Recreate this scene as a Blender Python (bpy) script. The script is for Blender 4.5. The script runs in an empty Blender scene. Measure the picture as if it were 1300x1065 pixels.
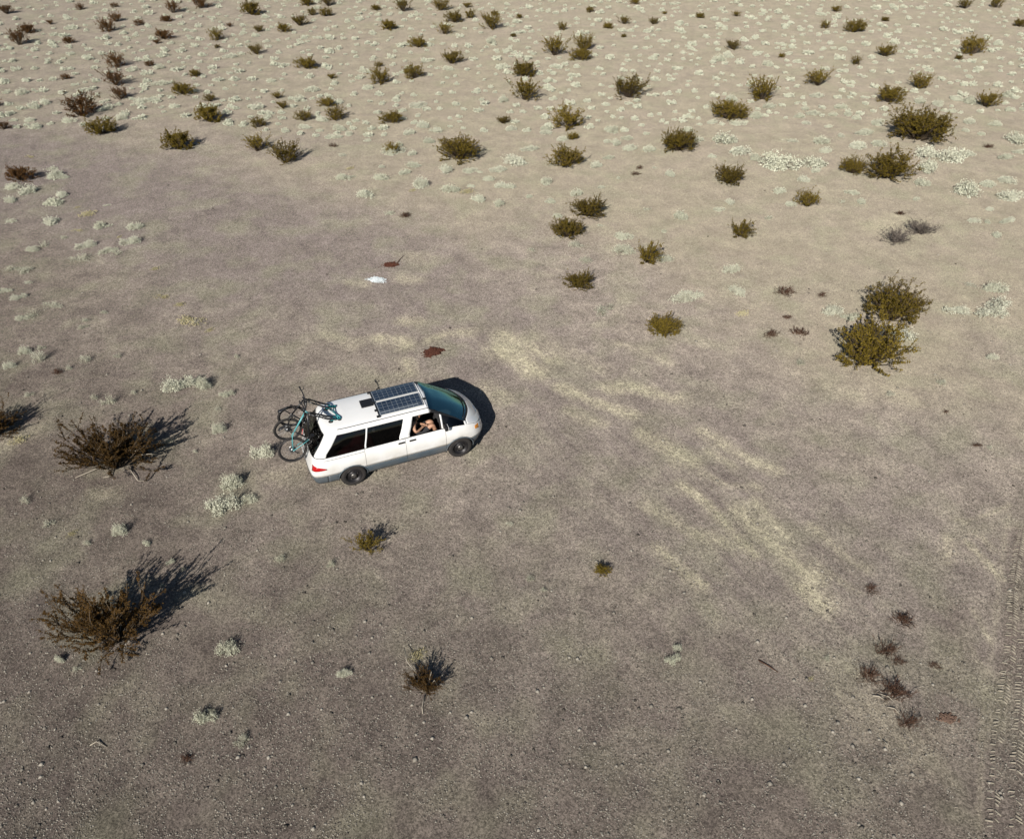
import bpy, bmesh, math, random
import numpy as np
from mathutils import Vector, Matrix

# ------------------------------------------------------------------ camera, sky, sun, exposure
scene = bpy.context.scene
C = scene.collection
R = math.radians
FPX, PITCH, CAMH = 989.0, R(37.6), 14.275          # focal length in photo pixels, tilt below the horizon, height in metres
cam_d = bpy.data.cameras.new('camera')
cam_d.sensor_width = 36.0
cam_d.lens = FPX / 1300.0 * 36.0
cam_d.shift_y = -45.0 / 1300.0
cam_d.clip_start, cam_d.clip_end = 0.1, 9000.0
cam = bpy.data.objects.new('camera', cam_d)
C.objects.link(cam)
cam.location = (0, 0, CAMH)
cam.rotation_euler = (math.pi / 2 - PITCH, 0, 0)
scene.camera = cam

SUN_TO = Vector((-0.2721, -0.7891, 0.5507)).normalized()     # direction towards the sun
world = bpy.data.worlds.new('World')
scene.world = world
world.use_nodes = True
wn = world.node_tree
sky = wn.nodes.new('ShaderNodeTexSky')
sky.sky_type = 'NISHITA'
sky.sun_disc = False
sky.sun_elevation = math.asin(SUN_TO.z)
sky.sun_rotation = math.atan2(SUN_TO.x, SUN_TO.y)
sky.altitude = 600
sky.dust_density = 0.6
wn.links.new(sky.outputs[0], wn.nodes['Background'].inputs[0])
wn.nodes['Background'].inputs[1].default_value = 0.05
sun_d = bpy.data.lights.new('sun', 'SUN')
sun_d.energy = 4.6
sun_d.angle = R(0.53)
sun_d.color = (1.0, 0.945, 0.86)
sun = bpy.data.objects.new('sun', sun_d)
C.objects.link(sun)
sun.rotation_euler = SUN_TO.to_track_quat('Z', 'Y').to_euler()
scene.view_settings.view_transform = 'Standard'
scene.view_settings.look = 'None'
scene.view_settings.gamma = 1.0
scene.view_settings.exposure = 0.38
try:
    scene.view_settings.use_curve_mapping = False
except Exception:
    pass
scene.cycles.max_bounces = 5
scene.cycles.diffuse_bounces = 1
scene.cycles.use_adaptive_sampling = True
scene.cycles.adaptive_threshold = 0.025
scene.cycles.transparent_max_bounces = 12

rng = np.random.default_rng(7)
random.seed(7)

# ------------------------------------------------------------------ helpers: places
def at(u, v, z=0.0):
    """ground point (metres) under a photo pixel"""
    du = (u - 650.0) / FPX
    dv = (487.5 - v) / FPX
    c, s = math.cos(PITCH), math.sin(PITCH)
    d = (du, c + dv * s, -s + dv * c)
    t = (z - CAMH) / d[2]
    return d[0] * t, d[1] * t

def ppm(x, y):
    """photo pixels per metre at a ground point"""
    return FPX / (y * math.cos(PITCH) + CAMH * math.sin(PITCH))

def _hash(ix, iy, seed):
    n = (ix.astype(np.int64) * 374761393 + iy.astype(np.int64) * 668265263 + seed * 974634777) & 0x7fffffff
    n = ((n ^ (n >> 13)) * 1274126177) & 0x7fffffff
    n = n ^ (n >> 16)
    return (n & 0xffff) / 65535.0

def vnoise(x, y, scale, seed=0):
    x = np.asarray(x, float) * scale + 1000.5
    y = np.asarray(y, float) * scale + 1000.5
    ix, iy = np.floor(x), np.floor(y)
    fx, fy = x - ix, y - iy
    fx = fx * fx * (3 - 2 * fx)
    fy = fy * fy * (3 - 2 * fy)
    a, b = _hash(ix, iy, seed), _hash(ix + 1, iy, seed)
    c, d = _hash(ix, iy + 1, seed), _hash(ix + 1, iy + 1, seed)
    return (a * (1 - fx) + b * fx) * (1 - fy) + (c * (1 - fx) + d * fx) * fy

def smooth(e0, e1, x):
    t = np.clip((x - e0) / (e1 - e0), 0, 1)
    return t * t * (3 - 2 * t)

VX, VY, VA = -4.345, 15.08, R(21.89)               # the van: middle of its rear axle and heading

def gz(x, y):
    """height of the ground"""
    x = np.asarray(x, float)
    y = np.asarray(y, float)
    h = (vnoise(x, y, 0.18, 1) - 0.5) * 0.16 + (vnoise(x, y, 0.7, 2) - 0.5) * 0.05 + (vnoise(x, y, 2.2, 3) - 0.5) * 0.022
    dx, dy = x - VX, y - VY
    lx = dx * math.cos(VA) + dy * math.sin(VA)
    ly = -dx * math.sin(VA) + dy * math.cos(VA)
    dd = np.hypot(np.maximum(np.abs(lx - 1.4) - 2.4, 0), np.maximum(np.abs(ly) - 1.0, 0))
    return h * smooth(0.0, 2.5, dd) - 0.0 

def gz1(x, y):
    return float(gz(np.array([x]), np.array([y]))[0])

# ------------------------------------------------------------------ helpers: materials
def new_mat(name):
    m = bpy.data.materials.new(name)
    m.use_nodes = True
    return m, m.node_tree.nodes, m.node_tree.links, m.node_tree.nodes['Principled BSDF']

def simple(name, col, rough=0.5, metal=0.0, var=0.12, scale=30.0, coat=0.0, bump=0.0, spec=0.5):
    m, N, L, P = new_mat(name)
    tc = N.new('ShaderNodeTexCoord')
    no = N.new('ShaderNodeTexNoise')
    no.inputs['Scale'].default_value = scale
    no.inputs['Detail'].default_value = 6
    L.new(tc.outputs['Object'], no.inputs['Vector'])
    mr = N.new('ShaderNodeMapRange')
    mr.inputs[1].default_value, mr.inputs[2].default_value = 0.3, 0.7
    mr.inputs[3].default_value, mr.inputs[4].default_value = 1 - var, 1 + var
    L.new(no.outputs[0], mr.inputs[0])
    mx = N.new('ShaderNodeMix')
    mx.data_type = 'RGBA'
    mx.blend_type = 'MULTIPLY'
    mx.inputs[0].default_value = 1
    mx.inputs[6].default_value = (*col, 1)
    L.new(mr.outputs[0], mx.inputs[7])
    L.new(mx.outputs[2], P.inputs['Base Color'])
    P.inputs['Roughness'].default_value = rough
    P.inputs['Metallic'].default_value = metal
    P.inputs['Coat Weight'].default_value = coat
    P.inputs['Specular IOR Level'].default_value = spec
    if bump:
        b = N.new('ShaderNodeBump')
        b.inputs['Strength'].default_value = bump
        b.inputs['Distance'].default_value = 0.01
        L.new(no.outputs[0], b.inputs['Height'])
        L.new(b.outputs[0], P.inputs['Normal'])
    return m

def glass(name, tint, ior=1.5, refl=(1, 1, 1)):
    m, N, L, P = new_mat(name)
    N.remove(P)
    out = N['Material Output']
    tr = N.new('ShaderNodeBsdfTransparent')
    tr.inputs[0].default_value = (*tint, 1)
    gl = N.new('ShaderNodeBsdfGlossy')
    gl.inputs['Roughness'].default_value = 0.02
    gl.inputs['Color'].default_value = (*refl, 1)
    fr = N.new('ShaderNodeFresnel')
    fr.inputs[0].default_value = ior
    mx = N.new('ShaderNodeMixShader')
    L.new(fr.outputs[0], mx.inputs[0])
    L.new(tr.outputs[0], mx.inputs[1])
    L.new(gl.outputs[0], mx.inputs[2])
    L.new(mx.outputs[0], out.inputs[0])
    return m

def leafy(name, col_a, col_b, rough=0.75, transl=0.25):
    """plant matter: colour varies from piece to piece and from plant to plant"""
    m, N, L, P = new_mat(name)
    geo = N.new('ShaderNodeNewGeometry')
    oi = N.new('ShaderNodeObjectInfo')
    ad = N.new('ShaderNodeMath')
    ad.operation = 'MULTIPLY_ADD'
    ad.inputs[1].default_value = 0.6
    L.new(geo.outputs['Random Per Island'], ad.inputs[0])
    ob = N.new('ShaderNodeMath')
    ob.operation = 'MULTIPLY'
    ob.inputs[1].default_value = 0.4
    L.new(oi.outputs['Random'], ob.inputs[0])
    L.new(ob.outputs[0], ad.inputs[2])
    mx = N.new('ShaderNodeMix')
    mx.data_type = 'RGBA'
    mx.inputs[6].default_value = (*col_a, 1)
    mx.inputs[7].default_value = (*col_b, 1)
    L.new(ad.outputs[0], mx.inputs[0])
    L.new(mx.outputs[2], P.inputs['Base Color'])
    P.inputs['Roughness'].default_value = rough
    P.inputs['Specular IOR Level'].default_value = 0.08
    if transl:
        t = N.new('ShaderNodeBsdfTranslucent')
        L.new(mx.outputs[2], t.inputs[0])
        ms = N.new('ShaderNodeMixShader')
        ms.inputs[0].default_value = transl
        L.new(P.outputs[0], ms.inputs[1])
        L.new(t.outputs[0], ms.inputs[2])
        L.new(ms.outputs[0], N['Material Output'].inputs[0])
    return m

M = {}
M['white'] = simple('white_car_paint', (0.80, 0.80, 0.79), 0.22, var=0.025, scale=3, coat=0.6)
def dusty(m, dust, lo, hi, amount):
    N, L = m.node_tree.nodes, m.node_tree.links
    P = N['Principled BSDF']
    old = P.inputs['Base Color'].links[0].from_socket
    tc = N.new('ShaderNodeTexCoord')
    sp = N.new('ShaderNodeSeparateXYZ')
    L.new(tc.outputs['Object'], sp.inputs[0])
    mr = N.new('ShaderNodeMapRange')
    mr.inputs[1].default_value, mr.inputs[2].default_value, mr.inputs[3].default_value, mr.inputs[4].default_value = lo, hi, amount, 0.04
    L.new(sp.outputs[2], mr.inputs[0])
    no = N.new('ShaderNodeTexNoise')
    no.inputs['Scale'].default_value = 2.6
    no.inputs['Detail'].default_value = 7
    L.new(tc.outputs['Object'], no.inputs[0])
    r2 = N.new('ShaderNodeMapRange')
    r2.inputs[1].default_value, r2.inputs[2].default_value = 0.35, 0.65
    L.new(no.outputs[0], r2.inputs[0])
    mu = N.new('ShaderNodeMath')
    mu.operation = 'MULTIPLY'
    L.new(mr.outputs[0], mu.inputs[0])
    L.new(r2.outputs[0], mu.inputs[1])
    mx = N.new('ShaderNodeMix')
    mx.data_type = 'RGBA'
    L.new(mu.outputs[0], mx.inputs[0])
    L.new(old, mx.inputs[6])
    mx.inputs[7].default_value = (*dust, 1)
    L.new(mx.outputs[2], P.inputs['Base Color'])
dusty(M['white'], (0.42, 0.36, 0.27), 0.5, 1.05, 0.55)
M['grey'] = simple('grey_cladding_paint', (0.070, 0.095, 0.118), 0.34, var=0.10, scale=6)
dusty(M['grey'], (0.26, 0.23, 0.19), 0.2, 0.75, 0.35)
M['black'] = simple('black_trim', (0.012, 0.012, 0.013), 0.5, var=0.2)
M['rubber'] = simple('tyre_rubber', (0.022, 0.019, 0.018), 0.85, var=0.25, scale=14, bump=0.3)
M['steel'] = simple('dark_steel_wheel', (0.03, 0.028, 0.03), 0.42, metal=0.5, var=0.3)
M['hub'] = simple('worn_hub_metal', (0.20, 0.19, 0.18), 0.4, metal=0.8, var=0.4)
M['glass_side'] = glass('tinted_side_glass', (0.13, 0.12, 0.12), 1.5)
M['glass_rear'] = glass('tinted_rear_glass', (0.10, 0.10, 0.10), 1.5)
M['glass_wind'] = glass('coated_windscreen_glass', (0.30, 0.48, 0.50), 3.0, (0.50, 0.98, 1.0))
M['red_lens'] = simple('red_lens', (0.42, 0.012, 0.014), 0.15, var=0.15, coat=0.7)
M['amber'] = simple('amber_lens', (0.60, 0.22, 0.02), 0.15, var=0.15, coat=0.7)
M['clear'] = simple('headlight_lens', (0.45, 0.48, 0.5), 0.08, var=0.1, coat=0.8)
M['cell'] = simple('solar_cell', (0.022, 0.036, 0.060), 0.22, var=0.25, scale=8, coat=0.5)
M['panel'] = simple('solar_panel_sheet', (0.19, 0.215, 0.24), 0.35, var=0.06)
M['seat'] = simple('seat_fabric', (0.05, 0.045, 0.045), 0.9, var=0.2)
M['dash'] = simple('dash_vinyl', (0.035, 0.034, 0.036), 0.7, var=0.15)
M['blanket'] = simple('red_blanket', (0.30, 0.035, 0.05), 0.95, var=0.4, scale=5)
M['skin'] = simple('skin', (0.42, 0.235, 0.15), 0.55, var=0.06, scale=12)
M['shirt'] = simple('black_shirt', (0.010, 0.010, 0.011), 0.9, var=0.2)
M['shorts'] = simple('dark_shorts', (0.02, 0.02, 0.024), 0.9, var=0.2)
M['hair'] = simple('dark_hair', (0.012, 0.008, 0.006), 0.6, var=0.2)
M['teal'] = simple('teal_frame_paint', (0.10, 0.34, 0.36), 0.3, var=0.08, coat=0.5)
M['teal2'] = simple('teal_anodised', (0.02, 0.20, 0.22), 0.35, metal=0.4, var=0.15)
M['bikeblack'] = simple('black_bike_paint', (0.014, 0.014, 0.016), 0.35, var=0.15)
M['silver'] = simple('bike_alloy', (0.35, 0.36, 0.37), 0.35, metal=0.9, var=0.2)
M['white_plastic'] = simple('white_plastic', (0.75, 0.78, 0.78), 0.4, var=0.05)
M['leaf_olive'] = leafy('creosote_leaf', (0.042, 0.031, 0.006), (0.255, 0.185, 0.030))
M['leaf_brown'] = leafy('dry_creosote_leaf', (0.060, 0.029, 0.010), (0.160, 0.080, 0.028))
M['leaf_hero'] = leafy('old_creosote_leaf', (0.042, 0.025, 0.008), (0.118, 0.066, 0.021))
M['stem'] = leafy('creosote_stem', (0.050, 0.036, 0.024), (0.105, 0.08, 0.055), transl=0)
M['bare'] = leafy('bleached_branch', (0.36, 0.31, 0.24), (0.50, 0.45, 0.37), transl=0)
M['pale_leaf'] = leafy('pale_shrub_leaf', (0.55, 0.56, 0.42), (0.80, 0.80, 0.65), transl=0.15)
M['pale_yellow'] = leafy('yellow_dry_leaf', (0.44, 0.38, 0.20), (0.62, 0.55, 0.33))
M['pale_twig'] = leafy('pale_shrub_twig', (0.30, 0.28, 0.21), (0.52, 0.49, 0.39), transl=0)
M['dark_twig'] = leafy('dark_dry_twig', (0.055, 0.030, 0.020), (0.130, 0.072, 0.048), transl=0)
M['grey_twig'] = leafy('grey_dry_twig', (0.085, 0.070, 0.062), (0.17, 0.145, 0.125), transl=0)
M['rust_stone'] = leafy('rust_red_chips', (0.065, 0.028, 0.020), (0.13, 0.052, 0.034), transl=0)
M['white_chip'] = leafy('white_chips', (0.60, 0.66, 0.68), (0.80, 0.84, 0.85), transl=0)
M['dead_stick'] = simple('dead_stick_bark', (0.33, 0.29, 0.23), 0.9, var=0.3)

# ------------------------------------------------------------------ helpers: meshes
class MB:
    def __init__(s):
        s.v, s.f = [], []
    def add(s, vs, fs):
        o = len(s.v)
        s.v += [tuple(p) for p in vs]
        s.f += [tuple(i + o for i in f) for f in fs]
        return s
    def box(s, c, d, rot=None):
        hx, hy, hz = d[0] / 2, d[1] / 2, d[2] / 2
        ps = [Vector((x, y, z)) for x in (-hx, hx) for y in (-hy, hy) for z in (-hz, hz)]
        if rot is not None:
            ps = [rot @ p for p in ps]
        c = Vector(c)
        return s.add([p + c for p in ps], [(0, 1, 3, 2), (4, 6, 7, 5), (0, 4, 5, 1), (2, 3, 7, 6), (0, 2, 6, 4), (1, 5, 7, 3)])
    def tube(s, pts, r, n=8, caps=True, closed=False):
        pts = [Vector(p) for p in pts]
        k = len(pts)
        rs = list(r) if hasattr(r, '__len__') else [r] * k
        rings, prev = [], None
        for i, p in enumerate(pts):
            if closed:
                t = pts[(i + 1) % k] - pts[i - 1]
            else:
                t = pts[min(i + 1, k - 1)] - pts[max(i - 1, 0)]
            t = t.normalized() if t.length > 1e-9 else Vector((0, 0, 1))
            if prev is None:
                a = Vector((0, 0, 1)) if abs(t.z) < 0.9 else Vector((1, 0, 0))
                e = (a - t * a.dot(t)).normalized()
            else:
                e = prev - t * prev.dot(t)
                e = e.normalized() if e.length > 1e-6 else t.orthogonal().normalized()
            prev = e
            g = t.cross(e)
            rings.append([p + (e * math.cos(2 * math.pi * j / n) + g * math.sin(2 * math.pi * j / n)) * rs[i] for j in range(n)])
        vs = [q for ring in rings for q in ring]
        fs = []
        m = k if closed else k - 1
        for i in range(m):
            for j in range(n):
                a, b = i * n + j, i * n + (j + 1) % n
                c, d = ((i + 1) % k) * n + (j + 1) % n, ((i + 1) % k) * n + j
                fs.append((a, b, c, d))
        if caps and not closed:
            fs.append(tuple(range(n - 1, -1, -1)))
            fs.append(tuple((k - 1) * n + j for j in range(n)))
        return s.add(vs, fs)
    def lathe(s, c, axis, prof, n=24, closed=False):
        """prof: (along axis, radius) pairs"""
        ax = Vector(axis).normalized()
        e = ax.orthogonal().normalized()
        g = ax.cross(e)
        c = Vector(c)
        vs = []
        for h, r in prof:
            for j in range(n):
                a = 2 * math.pi * j / n
                vs.append(c + ax * h + (e * math.cos(a) + g * math.sin(a)) * r)
        fs = []
        k = len(prof)
        for i in range(k if closed else k - 1):
            for j in range(n):
                i2 = (i + 1) % k
                fs.append((i * n + j, i * n + (j + 1) % n, i2 * n + (j + 1) % n, i2 * n + j))
        return s.add(vs, fs)
    def build(s, name, mat, parent=None, smooth_=False, bevel=0.0):
        me = bpy.data.meshes.new(name)
        me.from_pydata(s.v, [], s.f)
        bm = bmesh.new()
        bm.from_mesh(me)
        bmesh.ops.recalc_face_normals(bm, faces=bm.faces)
        bm.to_mesh(me)
        bm.free()
        me.materials.append(M[mat] if isinstance(mat, str) else mat)
        if smooth_:
            me.polygons.foreach_set('use_smooth', [True] * len(me.polygons))
        o = bpy.data.objects.new(name, me)
        C.objects.link(o)
        if parent is not None:
            o.parent = parent
        if bevel:
            b = o.modifiers.new('bevel', 'BEVEL')
            b.width = bevel
            b.segments = 2
            b.limit_method = 'ANGLE'
        return o

def np_mesh(name, V, F, mat, smooth_=False):
    """V (n,3) and F (m,k) numpy arrays to a mesh"""
    me = bpy.data.meshes.new(name)
    V = np.ascontiguousarray(V, dtype=np.float32)
    F = np.ascontiguousarray(F, dtype=np.int32)
    me.vertices.add(len(V))
    me.vertices.foreach_set('co', V.ravel())
    me.loops.add(F.size)
    me.loops.foreach_set('vertex_index', F.ravel())
    me.polygons.add(len(F))
    k = F.shape[1]
    me.polygons.foreach_set('loop_start', np.arange(0, F.size, k, dtype=np.int32))
    if smooth_:
        me.polygons.foreach_set('use_smooth', np.ones(len(F), dtype=bool))
    me.update(calc_edges=True)
    me.materials.append(M[mat] if isinstance(mat, str) else mat)
    return me

def link(name, me, parent=None):
    o = bpy.data.objects.new(name, me)
    C.objects.link(o)
    if parent is not None:
        o.parent = parent
    return o

def tag(o, label, cat, group=None):
    o['label'] = label
    o['category'] = cat
    if group:
        o['group'] = group
    return o

def empty(name, loc=(0, 0, 0), rz=0.0):
    o = bpy.data.objects.new(name, None)
    o.empty_display_size = 0.2
    C.objects.link(o)
    o.location = loc
    o.rotation_euler = (0, 0, rz)
    return o

# ------------------------------------------------------------------ the ground
def axis(lo, hi, step, far_lo, far_hi, grow):
    a = list(np.arange(lo, hi + 1e-6, step))
    d = step
    x = hi
    up = []
    while x < far_hi:
        d *= grow
        x += d
        up.append(x)
    d = step
    x = lo
    dn = []
    while x > far_lo:
        d *= grow
        x -= d
        dn.append(x)
    return np.array(dn[::-1] + a + up)

gx = axis(-17, 17, 0.11, -5000, 5000, 1.075)
gy = axis(4, 27, 0.11, -1500, 7000, 1.06)
GX, GY = np.meshgrid(gx, gy)
GZ = gz(GX, GY)
far = smooth(60, 260, np.hypot(GX, GY))
GZ = GZ * (1 - far)
nx, ny = len(gx), len(gy)
idx = np.arange(nx * ny).reshape(ny, nx)
GF = np.stack([idx[:-1, :-1], idx[:-1, 1:], idx[1:, 1:], idx[1:, :-1]], -1).reshape(-1, 4)

def poly_dist(x, y, pts):
    """distance to a polyline and the run along it (0..1)"""
    best = np.full(x.shape, 1e9)
    run = np.zeros(x.shape)
    n = len(pts) - 1
    for i in range(n):
        ax, ay = pts[i]
        bx, by = pts[i + 1]
        ll = (bx - ax) ** 2 + (by - ay) ** 2
        t = np.clip(((x - ax) * (bx - ax) + (y - ay) * (by - ay)) / ll, 0, 1)
        d = np.hypot(x - ax - t * (bx - ax), y - ay - t * (by - ay))
        m = d < best
        best = np.where(m, d, best)
        run = np.where(m, (i + t) / n, run)
    return best, run

def crop(x0, y0, s, pts):
    return [at(x0 + px / s, y0 + py / s) for px, py in pts]

sand = np.zeros(GX.shape)
streaks = [   # photo crop origin and scale, polyline, half width in metres, strength
    ((560, 400, 4.333), [(340, 110), (470, 160), (600, 240)], 0.30, 0.9),
    ((560, 400, 4.333), [(330, 190), (430, 230), (520, 300)], 0.42, 1.0),
    ((560, 400, 4.333), [(240, 400), (330, 450)], 0.35, 0.6),
    ((560, 400, 4.333), [(660, 390), (860, 480), (1050, 545)], 0.20, 0.9),
    ((560, 400, 4.333), [(930, 385), (1030, 390), (1130, 410), (1290, 450)], 0.28, 0.9),
    ((560, 400, 4.333), [(980, 150), (1100, 180), (1250, 250)], 0.25, 0.45),
    ((560, 400, 4.333), [(700, 520), (800, 580), (900, 600)], 0.2, 0.6),
    ((560, 400, 4.333), [(1100, 640), (1200, 700), (1300, 790)], 0.26, 0.95),
    ((560, 400, 4.333), [(480, 100), (700, 200), (900, 300)], 0.30, 0.35),
    ((560, 400, 4.333), [(60, 100), (170, 90)], 0.25, 0.6),
    ((800, 540, 4.333), [(100, 60), (230, 140), (350, 205)], 0.24, 1.0),
    ((800, 540, 4.333), [(390, 20), (560, 130), (680, 190), (820, 240)], 0.17, 0.75),
    ((800, 540, 4.333), [(80, 440), (300, 580), (520, 640)], 0.17, 0.7),
    ((800, 540, 4.333), [(150, 670), (270, 790), (400, 880)], 0.18, 1.0),
    ((800, 540, 4.333), [(280, 330), (420, 430), (500, 510), (580, 600), (690, 710)], 0.14, 1.0),
    ((800, 540, 4.333), [(600, 470), (700, 560), (800, 650), (900, 740), (1010, 830)], 0.27, 0.9),
    ((800, 540, 4.333), [(700, 420), (780, 520), (860, 600)], 0.20, 0.7),
    ((800, 540, 4.333), [(960, 890), (1060, 975)], 0.26, 1.0),
    ((800, 540, 4.333), [(390, 260), (520, 320), (700, 330)], 0.14, 0.5),
    ((800, 540, 4.333), [(430, 140), (580, 220)], 0.12, 0.5),
    ((800, 540, 4.333), [(1010, 540), (1180, 700), (1300, 780)], 0.15, 0.65),
    ((800, 540, 4.333), [(1000, 740), (1120, 820), (1260, 920)], 0.10, 0.5),
    ((400, 320, 5.909), [(500, 640), (590, 660), (660, 690)], 0.28, 1.0),
    ((400, 320, 5.909), [(850, 660), (960, 620), (1110, 590)], 0.20, 0.75),
    ((400, 320, 5.909), [(650, 510), (780, 520)], 0.3, 0.7),
    ((400, 320, 5.909), [(690, 820), (700, 900)], 0.25, 0.7),
    ((400, 320, 5.909), [(640, 200), (720, 200)], 0.35, 0.6),
    ((400, 320, 5.909), [(60, 610), (200, 650), (340, 660)], 0.22, 0.5),
    ((400, 320, 5.909), [(260, 220), (370, 240)], 0.25, 0.5),
    ((400, 320, 5.909), [(680, 20), (820, 50)], 0.4, 0.5),
    ((1080, 640, 3.177), [(470, 150), (540, 220), (610, 300)], 0.09, 0.75),
    ((1080, 640, 3.177), [(490, 105), (540, 140), (580, 190)], 0.07, 0.7),
    ((1080, 640, 3.177), [(420, 50), (470, 70)], 0.09, 0.7),
    ((1080, 640, 3.177), [(480, 60), (560, 40), (640, 5)], 0.07, 0.5),
    ((1080, 640, 3.177), [(500, 430), (540, 500), (570, 580)], 0.09, 0.5),
    ((1080, 640, 3.177), [(490, 580), (540, 680)], 0.09, 0.4),
    ((1080, 640, 3.177), [(640, 0), (600, 300), (575, 560), (548, 760), (530, 1000), (515, 1300)], 0.075, 0.35),
    ((1080, 640, 3.177), [(390, 130), (400, 230)], 0.18, 0.55),
    ((1080, 640, 3.177), [(60, 800), (150, 900), (240, 960)], 0.7, 0.35),
    ((0, 330, 2.889), [(0, 700), (60, 660), (150, 620)], 0.3, 0.55),
    ((0, 330, 2.889), [(340, 850), (400, 850)], 0.3, 0.5),
    ((0, 330, 2.889), [(940, 800), (1050, 790), (1110, 760)], 0.25, 0.45),
    ((0, 330, 2.889), [(1180, 280), (1300, 310)], 0.3, 0.4),
    ((850, 0, 2.889), [(760, 830), (830, 800)], 0.5, 0.6),
    ((850, 320, 2.889), [(800, 510), (900, 550)], 0.4, 0.45),
    ((850, 320, 2.889), [(560, 480), (680, 520)], 0.4, 0.4),
]
for (x0, y0, s), pts, w, k in streaks:
    wp = crop(x0, y0, s, pts)
    d, run = poly_dist(GX, GY, wp)
    w = w * 1.15 if w > 0.1 else w
    k = k * 0.95
    ww = w * (0.65 + 0.7 * vnoise(GX, GY, 1.6, 11))
    sand = np.maximum(sand, k * np.exp(-(d / ww) ** 2 * 0.9))
# the pale field beyond the old track, and vignette darkening painted into the ground near and left
bx, by = zip(*[at(*p) for p in ((-500, 165), (0, 185), (300, 215), (520, 250), (700, 300), (900, 430), (1300, 560), (1700, 640))])
wob = (vnoise(GX, GY, 0.22, 21) - 0.5) * 5 + (vnoise(GX, GY, 0.9, 22) - 0.5) * 1.6
yb = np.interp(GX, bx, by)
pale = smooth(-4.5, 6.5, GY - yb + wob * 1.3)
# an old graded track that crosses from the far corner to the van: stony and darker
tp = [at(*p) for p in ((40, 190), (190, 235), (330, 300), (470, 370), (640, 460), (800, 560), (1000, 720))]
d, run = poly_dist(GX, GY, tp)
track = np.exp(-(d / (2.3 + 1.2 * vnoise(GX, GY, 0.3, 31))) ** 2)
dark = smooth(-2.5, 10, (15.0 - GY) * 0.75 - np.where(GX < 0, GX * 0.72, GX * 0.28) + wob * 0.8)  # lens falloff put into the ground colour, strongest near and to the left
pale = pale * (1 - 0.4 * smooth(0, 1, (-GX - 4) / 22.0))  # pale field dimmed leftwards, the same falloff painted in
cp = [at(*p) for p in ((-60, 190), (60, 205), (190, 245), (330, 300), (460, 350), (560, 400), (700, 480), (900, 600), (1100, 760))]
d, run = poly_dist(GX, GY, cp)
clear = np.exp(-(d / (3.9 + 2.0 * (vnoise(GX, GY, 0.25, 33) - 0.3) - 1.4 * run)) ** 4) * (1 - 0.62 * smooth(0.45, 0.95, run))
pale = pale * (1 - 0.75 * clear)
ruts = [crop(1080, 640, 3.177, q) for q in ([(690, 100), (655, 330), (650, 560), (615, 780), (590, 950), (585, 1066), (575, 1300)], [(735, 330), (700, 560), (688, 780), (672, 1000), (660, 1300)],
                                          [(400, 420), (420, 560), (400, 700), (330, 900), (350, 1066), (380, 1300)])]
for q, ww in zip(ruts, (.22, .22, .45)):
    d, run = poly_dist(GX, GY, q)
    dark = np.maximum(dark, 0.9 * np.exp(-(d / ww) ** 2))
gm_ = np_mesh('ground', np.stack([GX, GY, GZ], -1).reshape(-1, 3), GF, 'dead_stick', True)
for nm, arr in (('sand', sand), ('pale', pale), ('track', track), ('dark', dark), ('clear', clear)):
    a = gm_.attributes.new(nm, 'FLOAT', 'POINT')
    a.data.foreach_set('value', arr.astype(np.float32).ravel())

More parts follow.
